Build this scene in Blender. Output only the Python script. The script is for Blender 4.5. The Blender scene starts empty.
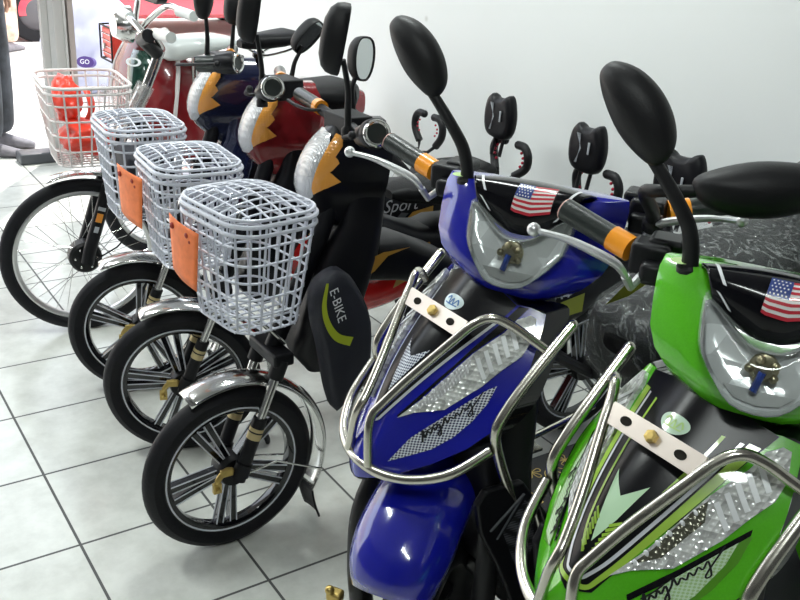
import bpy, bmesh, math, random
from mathutils import Vector as V, Matrix, noise
random.seed(7)
PI = math.pi
sc = bpy.context.scene
COL = sc.collection

# ------------------------------------------------------------------ materials
def new_mat(name):
    m = bpy.data.materials.new(name); m.use_nodes = True
    nt = m.node_tree
    return m, nt, nt.nodes['Principled BSDF']

def mat(name, col, rough=.5, metal=0., coat=0., spec=.5, bump=0., bscale=60., var=0., vscale=8., rvar=0., sheen=0.):
    m, nt, b = new_mat(name)
    b.inputs['Base Color'].default_value = (*col, 1)
    b.inputs['Roughness'].default_value = rough
    b.inputs['Metallic'].default_value = metal
    b.inputs['Coat Weight'].default_value = coat
    b.inputs['Coat Roughness'].default_value = .03
    b.inputs['Specular IOR Level'].default_value = spec
    tc = nt.nodes.new('ShaderNodeTexCoord')
    if bump:
        n = nt.nodes.new('ShaderNodeTexNoise'); n.inputs['Scale'].default_value = bscale
        n.inputs['Detail'].default_value = 4
        bp = nt.nodes.new('ShaderNodeBump'); bp.inputs['Strength'].default_value = bump
        bp.inputs['Distance'].default_value = .004
        nt.links.new(tc.outputs['Object'], n.inputs['Vector'])
        nt.links.new(n.outputs['Fac'], bp.inputs['Height'])
        nt.links.new(bp.outputs['Normal'], b.inputs['Normal'])
    if var or rvar:
        n = nt.nodes.new('ShaderNodeTexNoise'); n.inputs['Scale'].default_value = vscale
        n.inputs['Detail'].default_value = 5
        nt.links.new(tc.outputs['Object'], n.inputs['Vector'])
        if var:
            r = nt.nodes.new('ShaderNodeValToRGB')
            r.color_ramp.elements[0].position = .3; r.color_ramp.elements[1].position = .7
            r.color_ramp.elements[0].color = (*[max(0, c * (1 - var)) for c in col], 1)
            r.color_ramp.elements[1].color = (*[min(1, c * (1 + var)) for c in col], 1)
            nt.links.new(n.outputs['Fac'], r.inputs['Fac'])
            nt.links.new(r.outputs['Color'], b.inputs['Base Color'])
        if rvar:
            mr = nt.nodes.new('ShaderNodeMapRange')
            mr.inputs['To Min'].default_value = max(0, rough - rvar); mr.inputs['To Max'].default_value = min(1, rough + rvar)
            nt.links.new(n.outputs['Fac'], mr.inputs['Value'])
            nt.links.new(mr.outputs['Result'], b.inputs['Roughness'])
    return m

def film_mat(name, col=(1, 1, 1), alpha=.25, rough=.1, bump=.6, bscale=18., folds=0.):
    m, nt, b = new_mat(name)
    b.inputs['Base Color'].default_value = (*col, 1)
    b.inputs['Roughness'].default_value = rough
    b.inputs['Alpha'].default_value = alpha
    b.inputs['Coat Weight'].default_value = 1.
    b.inputs['Coat Roughness'].default_value = .08
    if bump:
        tc = nt.nodes.new('ShaderNodeTexCoord')
        n = nt.nodes.new('ShaderNodeTexNoise'); n.inputs['Scale'].default_value = bscale
        n.inputs['Detail'].default_value = 6; n.inputs['Distortion'].default_value = 1.5
        bp = nt.nodes.new('ShaderNodeBump'); bp.inputs['Strength'].default_value = bump
        bp.inputs['Distance'].default_value = .02
        nt.links.new(tc.outputs['Object'], n.inputs['Vector'])
        nt.links.new(n.outputs['Fac'], bp.inputs['Height'])
        nt.links.new(bp.outputs['Normal'], b.inputs['Normal'])
        nt.links.new(bp.outputs['Normal'], b.inputs['Coat Normal'])
        if folds:
            n2 = nt.nodes.new('ShaderNodeTexNoise'); n2.inputs['Scale'].default_value = bscale * .9; n2.inputs['Detail'].default_value = 3; n2.inputs['Distortion'].default_value = 2.5
            nt.links.new(tc.outputs['Object'], n2.inputs['Vector'])
            r = nt.nodes.new('ShaderNodeValToRGB'); e = r.color_ramp.elements
            e[0].position = .47; e[0].color = (alpha,) * 3 + (1,); e[1].position = .53; e[1].color = (alpha,) * 3 + (1,)
            k = e.new(.50); k.color = (folds,) * 3 + (1,)
            nt.links.new(n2.outputs['Fac'], r.inputs['Fac']); nt.links.new(r.outputs['Color'], b.inputs['Alpha'])
    return m

def lens_mat(name, tint=(.86, .88, .88), scale=(150, 150, 150), alpha=1., rough=.12, metal=.55, bump=.5, facet_glint=0.):
    m, nt, b = new_mat(name)
    b.inputs['Base Color'].default_value = (*tint, 1)
    b.inputs['Metallic'].default_value = metal
    b.inputs['Roughness'].default_value = rough
    b.inputs['Coat Weight'].default_value = 1.
    b.inputs['Coat Roughness'].default_value = .03
    b.inputs['Alpha'].default_value = alpha
    tc = nt.nodes.new('ShaderNodeTexCoord')
    mp = nt.nodes.new('ShaderNodeMapping'); mp.inputs['Scale'].default_value = scale
    v = nt.nodes.new('ShaderNodeTexVoronoi'); v.inputs['Scale'].default_value = 1.; v.inputs['Randomness'].default_value = .12
    bp = nt.nodes.new('ShaderNodeBump'); bp.inputs['Strength'].default_value = bump; bp.inputs['Distance'].default_value = .004
    nt.links.new(tc.outputs['Object'], mp.inputs['Vector']); nt.links.new(mp.outputs['Vector'], v.inputs['Vector'])
    nt.links.new(v.outputs['Distance'], bp.inputs['Height']); nt.links.new(bp.outputs['Normal'], b.inputs['Normal'])
    if facet_glint:  # uneven cell brightness painted into the colour, imitating facets that catch light
        sx = nt.nodes.new('ShaderNodeSeparateColor'); mr = nt.nodes.new('ShaderNodeMapRange'); mr.inputs['To Min'].default_value = 1 - facet_glint; mr.inputs['To Max'].default_value = 1.05
        nt.links.new(v.outputs['Color'], sx.inputs[0]); nt.links.new(sx.outputs[0], mr.inputs['Value'])
        mx = nt.nodes.new('ShaderNodeVectorMath'); mx.operation = 'SCALE'; mx.inputs[0].default_value = tint
        nt.links.new(mr.outputs[0], mx.inputs['Scale']); nt.links.new(mx.outputs[0], b.inputs['Base Color'])
    return m

def dots_mat(name, ca, cb, scale=260., thr=.42):
    """a printed halftone mesh decal"""
    m, nt, b = new_mat(name)
    tc = nt.nodes.new('ShaderNodeTexCoord')
    sep = nt.nodes.new('ShaderNodeSeparateXYZ'); nt.links.new(tc.outputs['Object'], sep.inputs[0])
    def mth(op, a, c=None):
        n = nt.nodes.new('ShaderNodeMath'); n.operation = op
        for i, q in enumerate((a, c)):
            if q is None: continue
            if isinstance(q, (int, float)): n.inputs[i].default_value = q
            else: nt.links.new(q, n.inputs[i])
        return n.outputs[0]
    sy = mth('ADD', sep.outputs['Y'], mth('MULTIPLY', sep.outputs['Z'], .7)); sz = mth('SUBTRACT', sep.outputs['Z'], mth('MULTIPLY', sep.outputs['Y'], .7))
    s1 = mth('SINE', mth('MULTIPLY', sy, scale * 3.6)); s2 = mth('SINE', mth('MULTIPLY', sz, scale * 3.6))
    f = mth('GREATER_THAN', mth('MULTIPLY', s1, s2), thr - .5)
    mx = nt.nodes.new('ShaderNodeMix'); mx.data_type = 'RGBA'
    mx.inputs['A'].default_value = (*ca, 1); mx.inputs['B'].default_value = (*cb, 1)
    nt.links.new(f, mx.inputs['Factor']); nt.links.new(mx.outputs['Result'], b.inputs['Base Color'])
    b.inputs['Roughness'].default_value = .3; b.inputs['Coat Weight'].default_value = .5
    return m

M = {}
M['black_gloss'] = mat('black gloss plastic', (.004, .004, .006), .10, coat=.7, spec=.4)
M['visor_black'] = mat('visor black plastic', (.004, .004, .006), .13, spec=.35)
M['body_black'] = mat('body black plastic', (.004, .004, .006), .42, spec=.22)
M['panel_black'] = mat('black film decal', (.004, .004, .006), .28, spec=.3)
M['black_satin'] = mat('black satin plastic', (.0045, .0045, .0065), .42, spec=.3, bump=.05, bscale=400)
M['black_matte'] = mat('black matte plastic', (.0065, .0065, .008), .5, spec=.35, bump=.1, bscale=500)
M['black_part'] = mat('black dusty metal', (.005, .005, .006), .45, spec=.35, var=.5, vscale=30)
M['rubber'] = mat('tyre rubber', (.0055, .0055, .008), .6, spec=.3, bump=.25, bscale=180, var=.25, vscale=20)
M['grip'] = mat('grip rubber', (.022, .028, .026), .28, bump=.2, bscale=250)
M['vinyl'] = mat('seat vinyl', (.004, .004, .005), .5, spec=.22, bump=.25, bscale=300)
M['blue'] = mat('metallic blue paint', (.008, .012, .34), .14, coat=1., spec=.5, var=.05, vscale=400)
M['green'] = mat('lime green paint', (.10, .50, .015), .16, coat=1., var=.05, vscale=400)
M['red'] = mat('deep red paint', (.22, .012, .016), .18, coat=1.)
M['navy'] = mat('navy paint', (.008, .012, .045), .2, coat=1.)
M['cowl_black'] = mat('cowl black paint', (.0045, .0045, .007), .35, coat=.2, spec=.3)
M['bright_red'] = mat('bright red paint', (.62, .015, .015), .25, coat=.6)
M['silver_blue'] = mat('pale silver paint', (.55, .57, .62), .25, metal=.4)
M['steel'] = mat('polished steel tube', (.62, .60, .53), .22, metal=1., rvar=.08, vscale=40)
M['chrome'] = mat('chrome', (.75, .75, .73), .16, metal=1., rvar=.1, vscale=25)
M['alu'] = mat('cast aluminium lever', (.72, .73, .74), .32, metal=.75)
M['bowl'] = mat('reflector chrome', (.85, .87, .88), .09, metal=1.)
M['bulb'] = mat('bulb brass', (.38, .34, .22), .3, metal=.8)
M['bulb_blue'] = mat('blue bulb tip', (.02, .05, .25), .15, coat=1.)
M['gold'] = mat('gold zinc', (.55, .40, .13), .35, metal=.8)
M['brass_band'] = mat('brass sticker band', (.62, .50, .26), .4, metal=.4)
M['goldprint'] = mat('gold print', (.42, .22, .03), .35, coat=.4)
M['limeprint'] = mat('lime print', (.42, .50, .03), .4)
M['mustard'] = mat('yellow green print', (.30, .34, .02), .4)
M['wire'] = mat('pale grey plastic coated wire', (.66, .68, .76), .42, coat=.2)
M['wire_white'] = mat('white coated wire', (.80, .76, .75), .4, coat=.2)
M['orange_tag'] = mat('orange card', (.95, .22, .06), .6, var=.12, vscale=60)
M['tag_ink'] = mat('red brown ink', (.35, .03, .015), .6)
M['white_card'] = mat('white card', (.85, .80, .78), .6)
M['orange_ring'] = mat('orange plastic', (1.0, .36, .02), .3, coat=.4)
M['indicator'] = lens_mat('amber indicator lens', (1.0, .43, .075), (160, 160, 160), metal=.0, rough=.2, bump=.25)
M['clear_lens'] = lens_mat('clear lamp lens', (.70, .71, .73), (240, 240, 60), metal=.3, rough=.2, bump=.7)
M['hl_bowl'] = lens_mat('headlamp reflector', (.90, .92, .92), (30, 30, 30), metal=.05, rough=.15, bump=.5, facet_glint=.32)  # near-white colour and uneven cells stand in for bright mirror reflections
M['smoke_lens'] = lens_mat('smoked lamp lens', (.16, .16, .12), (160, 160, 160), metal=.5, rough=.2)
M['lamp'] = lens_mat('ribbed position lamp', (.86, .88, .86), (40, 150, 150), metal=.2, rough=.14, bump=.8, facet_glint=.45)
M['white'] = mat('white print', (.80, .82, .84), .35, coat=.3)
M['pale_green'] = mat('pale green print', (.50, .72, .48), .35, coat=.3)
M['lime'] = mat('lime stripe', (.34, .56, .06), .3, coat=.5)
M['darkgreen'] = mat('dark green stripe', (.09, .30, .015), .3, coat=.5)
M['silver_line'] = mat('silver stripe', (.66, .68, .74), .3, coat=.5)
M['flag_red'] = mat('flag red', (.55, .03, .05), .3, coat=.4)
M['flag_white'] = mat('flag white', (.85, .84, .82), .3, coat=.4)
M['flag_blue'] = mat('flag blue', (.03, .06, .25), .3, coat=.4)
M['badge'] = mat('badge white', (.68, .82, .84), .25, coat=.6)
M['badge_green'] = mat('badge green white', (.60, .78, .62), .25, coat=.6)
M['badge_ink'] = mat('badge blue ink', (.03, .16, .42), .4)
M['sticker_green'] = mat('green sticker', (.50, .72, .28), .4)
M['dots_blue'] = dots_mat('white mesh print on blue', (.02, .025, .09), (.72, .76, .82))
M['dots_dark'] = dots_mat('grey mesh print on black', (.006, .006, .008), (.10, .105, .12), 200, .6)
M['dots_green'] = dots_mat('pale mesh print on green', (.40, .62, .28), (.60, .78, .56))
M['mirror_glass'] = mat('mirror glass', (.86, .89, .90), .03, metal=1.)
M['grey_print'] = mat('grey white print', (.42, .44, .47), .4)
M['dark_grey'] = mat('dark grey print', (.07, .075, .085), .4)
M['seat_white'] = mat('pale grey vinyl', (.62, .66, .65), .3, coat=.3)
M['film'] = film_mat('clear wrapping film', (.7, .76, .74), .05, .10, .9, 13, .30)
M['film_soft'] = film_mat('clear plastic bag', (.9, .9, .9), .22, .2, .6, 20)
M['red_bag'] = mat('red plastic bag', (.88, .06, .03), .32, bump=.6, bscale=14, var=.2, vscale=9)
M['dark_bag'] = mat('black nylon', (.010, .011, .020), .6, bump=.15, bscale=300)
M['plate'] = mat('bare steel bracket', (.72, .64, .58), .32, metal=.7, rvar=.1, vscale=60)
M['hole'] = mat('dark hole', (.02, .016, .01), .8)
M['red_mark'] = mat('red rubber', (.45, .01, .04), .5)

def glass_cover():
    m, nt, b = new_mat('clear headlamp cover')
    out = nt.nodes['Material Output']
    tr = nt.nodes.new('ShaderNodeBsdfTransparent'); tr.inputs[0].default_value = (.95, .97, .97, 1)
    gl = nt.nodes.new('ShaderNodeBsdfGlossy'); gl.inputs['Roughness'].default_value = .05
    fr = nt.nodes.new('ShaderNodeFresnel'); fr.inputs[0].default_value = 1.5
    mx = nt.nodes.new('ShaderNodeMixShader')
    nt.links.new(fr.outputs[0], mx.inputs[0]); nt.links.new(tr.outputs[0], mx.inputs[1]); nt.links.new(gl.outputs[0], mx.inputs[2])
    nt.links.new(mx.outputs[0], out.inputs[0])
    return m
M['glass'] = glass_cover()

# ------------------------------------------------------------------ geometry helpers
OFF = [V((0, 0, 0))]          # local origin of the thing being built, in its own drawing coordinates

def spline(pts, n=8, closed=False):
    P = [V(p) for p in pts]; out = []
    N = len(P)
    for i in range(N if closed else N - 1):
        if closed: a, b, c, d = P[i - 1], P[i], P[(i + 1) % N], P[(i + 2) % N]
        else: a, b, c, d = P[max(i - 1, 0)], P[i], P[i + 1], P[min(i + 2, N - 1)]
        for k in range(n):
            t = k / n
            out.append(.5 * ((2 * b) + (c - a) * t + (2 * a - 5 * b + 4 * c - d) * t * t + (3 * b - a - 3 * c + d) * t ** 3))
    if not closed: out.append(P[-1])
    return out

class MB:
    def __init__(s): s.bm = bmesh.new()
    def rings(s, rings, close=True, cap=True):
        bm = s.bm
        R = [[bm.verts.new(p) for p in r] for r in rings]
        n = len(R[0])
        for a, b in zip(R, R[1:]):
            for i in range(n if close else n - 1):
                j = (i + 1) % n
                try: bm.faces.new((a[i], a[j], b[j], b[i]))
                except ValueError: pass
        if cap and close:
            for r in (R[0], R[-1]):
                try: bm.faces.new(r)
                except ValueError: pass
        return R
    def tube(s, pts, r=.01, seg=8, closed=False, cap=True, flat=1., up=None):
        P = [V(p) for p in pts]; N = len(P)
        rad = r if callable(r) else (lambda t: r)
        rings = []; prev = None
        for i in range(N):
            if closed: t = P[(i + 1) % N] - P[i - 1]
            else: t = P[min(i + 1, N - 1)] - P[max(i - 1, 0)]
            if t.length < 1e-9: t = V((0, 0, 1))
            t.normalize()
            if prev is None:
                u = V(up) if up else (V((0, 0, 1)) if abs(t.z) < .9 else V((1, 0, 0)))
            else: u = prev
            u = (u - t * u.dot(t))
            if u.length < 1e-6: u = t.orthogonal()
            u.normalize(); prev = u; w = t.cross(u)
            rr = rad(i / max(1, N - 1))
            rings.append([P[i] + u * math.cos(2 * PI * k / seg) * rr * flat + w * math.sin(2 * PI * k / seg) * rr for k in range(seg)])
        if closed: rings.append(rings[0])
        s.rings(rings, cap=cap and not closed)
        return s
    def lathe(s, prof, seg=32, o=(0, 0, 0), axis='y'):
        """prof: (radius, along axis)"""
        o = V(o); rings = []
        for k in range(seg + 1):
            a = 2 * PI * k / seg
            ring = []
            for r, h in prof:
                c, d = r * math.cos(a), r * math.sin(a)
                ring.append(o + (V((c, h, d)) if axis == 'y' else V((c, d, h)) if axis == 'z' else V((h, c, d))))
            rings.append(ring)
        s.rings(rings, close=False, cap=False)
        return s
    def torus(s, R, r, o=(0, 0, 0), seg=48, ms=12, flat=1., axis='y'):
        prof = [(R + r * math.cos(2 * PI * k / ms), r * flat * math.sin(2 * PI * k / ms)) for k in range(ms + 1)]
        return s.lathe(prof, seg, o, axis)
    def box(s, c, d, rot=None):
        r = bmesh.ops.create_cube(s.bm, size=1)
        for v in r['verts']:
            p = V((v.co.x * d[0], v.co.y * d[1], v.co.z * d[2]))
            if rot is not None: p = rot @ p
            v.co = p + V(c)
        return s
    def ball(s, c, r, seg=16, sc=(1, 1, 1)):
        q = bmesh.ops.create_uvsphere(s.bm, u_segments=seg, v_segments=max(6, seg // 2), radius=r)
        for v in q['verts']: v.co = V((v.co.x * sc[0], v.co.y * sc[1], v.co.z * sc[2])) + V(c)
        return s
    def grid(s, f, nu, nv):
        rows = [[f(i / nu, j / nv) for i in range(nu + 1)] for j in range(nv + 1)]
        s.rings(rows, close=False, cap=False); return s
    def prism(s, poly, f0, f1):
        """outline poly (2-D) lifted by two maps to 3-D"""
        a = [s.bm.verts.new(f0(*p)) for p in poly]; b = [s.bm.verts.new(f1(*p)) for p in poly]
        n = len(poly)
        s.bm.faces.new(a); s.bm.faces.new(b[::-1])
        for i in range(n): s.bm.faces.new((a[i], b[i], b[(i + 1) % n], a[(i + 1) % n]))
        return s
    def patch(s, poly, f, step=.01, off=0., thick=0.):
        """2-D polygon cut on a grid and laid on the surface f(u,v)"""
        t = bmesh.new()
        t.faces.new([t.verts.new((p[0], p[1], 0)) for p in poly])
        for ax in (0, 1):
            lo = min(p[ax] for p in poly); hi = max(p[ax] for p in poly)
            k = math.floor(lo / step) + 1
            while k * step < hi:
                no = (1, 0, 0) if ax == 0 else (0, 1, 0); co = (k * step, 0, 0) if ax == 0 else (0, k * step, 0)
                bmesh.ops.bisect_plane(t, geom=t.verts[:] + t.edges[:] + t.faces[:], dist=1e-7, plane_co=co, plane_no=no)
                k += 1
        bmesh.ops.triangulate(t, faces=[q for q in t.faces if len(q.verts) > 4])
        e = 1e-4
        mp = {}
        for v in t.verts:
            u, w = v.co.x, v.co.y; p = V(f(u, w))
            n = (V(f(u + e, w)) - p).cross(V(f(u, w + e)) - p)
            n = n.normalized() if n.length > 0 else V((-1, 0, 0))
            mp[v] = (p, n)
        A = {v: s.bm.verts.new(p + n * off) for v, (p, n) in mp.items()}
        for q in t.faces:
            try: s.bm.faces.new([A[v] for v in q.verts])
            except ValueError: pass
        if thick:
            B = {v: s.bm.verts.new(p - n * thick) for v, (p, n) in mp.items()}
            for q in t.faces: s.bm.faces.new([B[v] for v in reversed(q.verts[:])])
            for ed in t.edges:
                if len(ed.link_faces) == 1:
                    a, b = ed.verts; s.bm.faces.new((A[a], A[b], B[b], B[a]))
        t.free(); return s
    def build(s, name, m, parent=None, M4=None, smooth=True, bevel=0, sub=0, auto=40, label=None, solid=0):
        bm = s.bm
        if M4 is not None:
            for v in bm.verts: v.co = M4 @ v.co
        for v in bm.verts: v.co -= OFF[0]
        bmesh.ops.remove_doubles(bm, verts=bm.verts, dist=1e-6)
        bmesh.ops.recalc_face_normals(bm, faces=bm.faces)
        me = bpy.data.meshes.new(name)
        bm.to_mesh(me); bm.free()
        o = bpy.data.objects.new(name, me); COL.objects.link(o)
        me.materials.append(M[m] if isinstance(m, str) else m)
        if smooth:
            for p in me.polygons: p.use_smooth = True
        if solid:
            q = o.modifiers.new('thickness', 'SOLIDIFY'); q.thickness = solid; q.offset = 0
        if bevel:
            q = o.modifiers.new('bevel', 'BEVEL'); q.width = bevel; q.segments = 3; q.limit_method = 'ANGLE'
        if sub:
            q = o.modifiers.new('subdivision', 'SUBSURF'); q.levels = sub; q.render_levels = sub
        if smooth and auto and not sub:
            me.set_sharp_from_angle(angle=math.radians(auto))
        if parent is not None: o.parent = parent
        if label: o['label'] = label
        return o

def tag(o, label, cat, group=None, kind=None):
    if label: o['label'] = label
    if cat: o['category'] = cat
    if group: o['group'] = group
    if kind: o['kind'] = kind
    return o

def thing(name, loc, label, cat, group=None):
    o = bpy.data.objects.new(name, None); COL.objects.link(o); o.location = loc; o.empty_display_size = .05
    return tag(o, label, cat, group)

def struct(o): o['kind'] = 'structure'; return o

def steer(a, x, y=0):
    return Matrix.Translation((x, y, 0)) @ Matrix.Rotation(a, 4, 'Z') @ Matrix.Translation((-x, -y, 0))

def text_tris(txt, size=1., shear=0.):
    cu = bpy.data.curves.new('t', 'FONT'); cu.body = txt; cu.size = size; cu.shear = shear
    cu.align_x = 'CENTER'; cu.align_y = 'CENTER'; cu.resolution_u = 3
    o = bpy.data.objects.new('t', cu); COL.objects.link(o)
    me = bpy.data.meshes.new_from_object(o.evaluated_get(bpy.context.evaluated_depsgraph_get()))
    vs = [v.co.copy() for v in me.vertices]; fs = [tuple(p.vertices) for p in me.polygons]
    bpy.data.objects.remove(o); bpy.data.curves.remove(cu); bpy.data.meshes.remove(me)
    return vs, fs

def add_text(mb, txt, size, f, shear=0., bold=0):
    vs, fs = text_tris(txt, size, shear)
    q = [mb.bm.verts.new(f(v.x, v.y)) for v in vs]
    for t in fs:
        try: mb.bm.faces.new([q[i] for i in t])
        except ValueError: pass

def strip(mb, pts, w, f, off=0., n=6):
    """brush line of width w along 2-D points on surface f"""
    P = spline([V((p[0], p[1], 0)) for p in pts], n)
    L, R = [], []
    for i, p in enumerate(P):
        t = P[min(i + 1, len(P) - 1)] - P[max(i - 1, 0)]; t.normalize()
        q = V((-t.y, t.x, 0)); ww = w(i / (len(P) - 1)) if callable(w) else w
        for arr, sg in ((L, 1), (R, -1)):
            u = p + q * ww * sg * .5; e = 1e-4
            a = V(f(u.x, u.y)); nn = (V(f(u.x + e, u.y)) - a).cross(V(f(u.x, u.y + e)) - a)
            if nn.length: nn.normalize()
            arr.append(a + nn * off)
    mb.rings([[a, b] for a, b in zip(L, R)], close=False, cap=False)

mir = lambda poly: [(-y, z) for y, z in reversed(poly)]

# ================================================================== SCOOTERS
ZT = (.50, .55, .60, .65, .70, .75, .80, .85, .90, .95)
XT = (.3003, .2681, .2616, .2814, .3104, .3430, .3850, .4350, .4803, .5148)
def interp(x, X, Y):
    if x <= X[0]: return Y[0]
    for i in range(len(X) - 1):
        if x <= X[i + 1]:
            t = (x - X[i]) / (X[i + 1] - X[i]); return Y[i] + (Y[i + 1] - Y[i]) * t
    return Y[-1]
_xs = spline([(z, x, 0) for z, x in zip(ZT, XT)], 8)
_XZ, _XX = [p.x for p in _xs], [p.y for p in _xs]
def FS(y, z):                                  # the apron's outer skin
    return V((interp(z, _XZ, _XX) + .8525 * (math.sqrt(y * y + .0377 ** 2) - .0377), y, z))
def FSm(y, z):                                 # same, oriented so that the normal looks out
    return FS(y, z)

HALF = [(0, .572), (-.05, .592), (-.105, .632), (-.137, .665), (-.156, .70), (-.162, .74), (-.152, .79), (-.141, .822), (-.124, .862), (-.10, .868), (-.085, .868), (-.05, .885), (0, .893)]
OUTLINE = HALF + [(-y, z) for y, z in HALF[-2:0:-1]]
LENS = [(-.037, .687), (-.056, .724), (-.069, .762), (-.079, .795), (-.095, .828), (-.098, .848), (-.109, .856), (-.118, .853), (-.132, .824), (-.134, .803), (-.124, .782), (-.114, .755), (-.088, .714), (-.054, .70)]
SMOKE = [(-.050, .706), (-.062, .73), (-.074, .775), (-.081, .790), (-.090, .768), (-.073, .722)]
LOGO = [(-.052, .622), (-.066, .664), (-.094, .708), (-.122, .752), (-.130, .760), (-.132, .735), (-.126, .705), (-.115, .678), (-.098, .655), (-.075, .638)]

MIR_OUT = [(.262, 1.268), (.248, 1.279), (.217, 1.274), (.188, 1.255), (.167, 1.228), (.157, 1.199), (.160, 1.176), (.176, 1.160), (.201, 1.171), (.229, 1.195), (.251, 1.228), (.262, 1.254)]

def resample(poly, n=8): return [(p.x, p.y) for p in spline([V((a, b, 0)) for a, b in poly], n, True)]

def mirror_head(mb, fr, depth=.032, rings=7):
    """closed mirror shell: fr(u,v,h) with h=0 at the rim and 1 at the crest of the back"""
    o = resample(MIR_OUT, 4); cy = sum(p[0] for p in o) / len(o); cz = sum(p[1] for p in o) / len(o)
    rows = []
    for k in range(rings + 1):
        a = k / rings * PI / 2; s_, h = math.cos(a), math.sin(a)
        s_ = max(s_, .02)
        rows.append([fr(cy + (y - cy) * s_, cz + (z - cz) * s_, h * depth) for y, z in o])
    face = [[fr(cy + (y - cy) * q, cz + (z - cz) * q, d) for y, z in o] for q, d in ((1, -.006), (.93, -.008), (.90, -.004))]
    mb.rings(face[::-1] + rows, cap=True)
    glass = [fr(cy + (y - cy) * .91, cz + (z - cz) * .91, -.0045) for y, z in o]
    return glass

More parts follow.
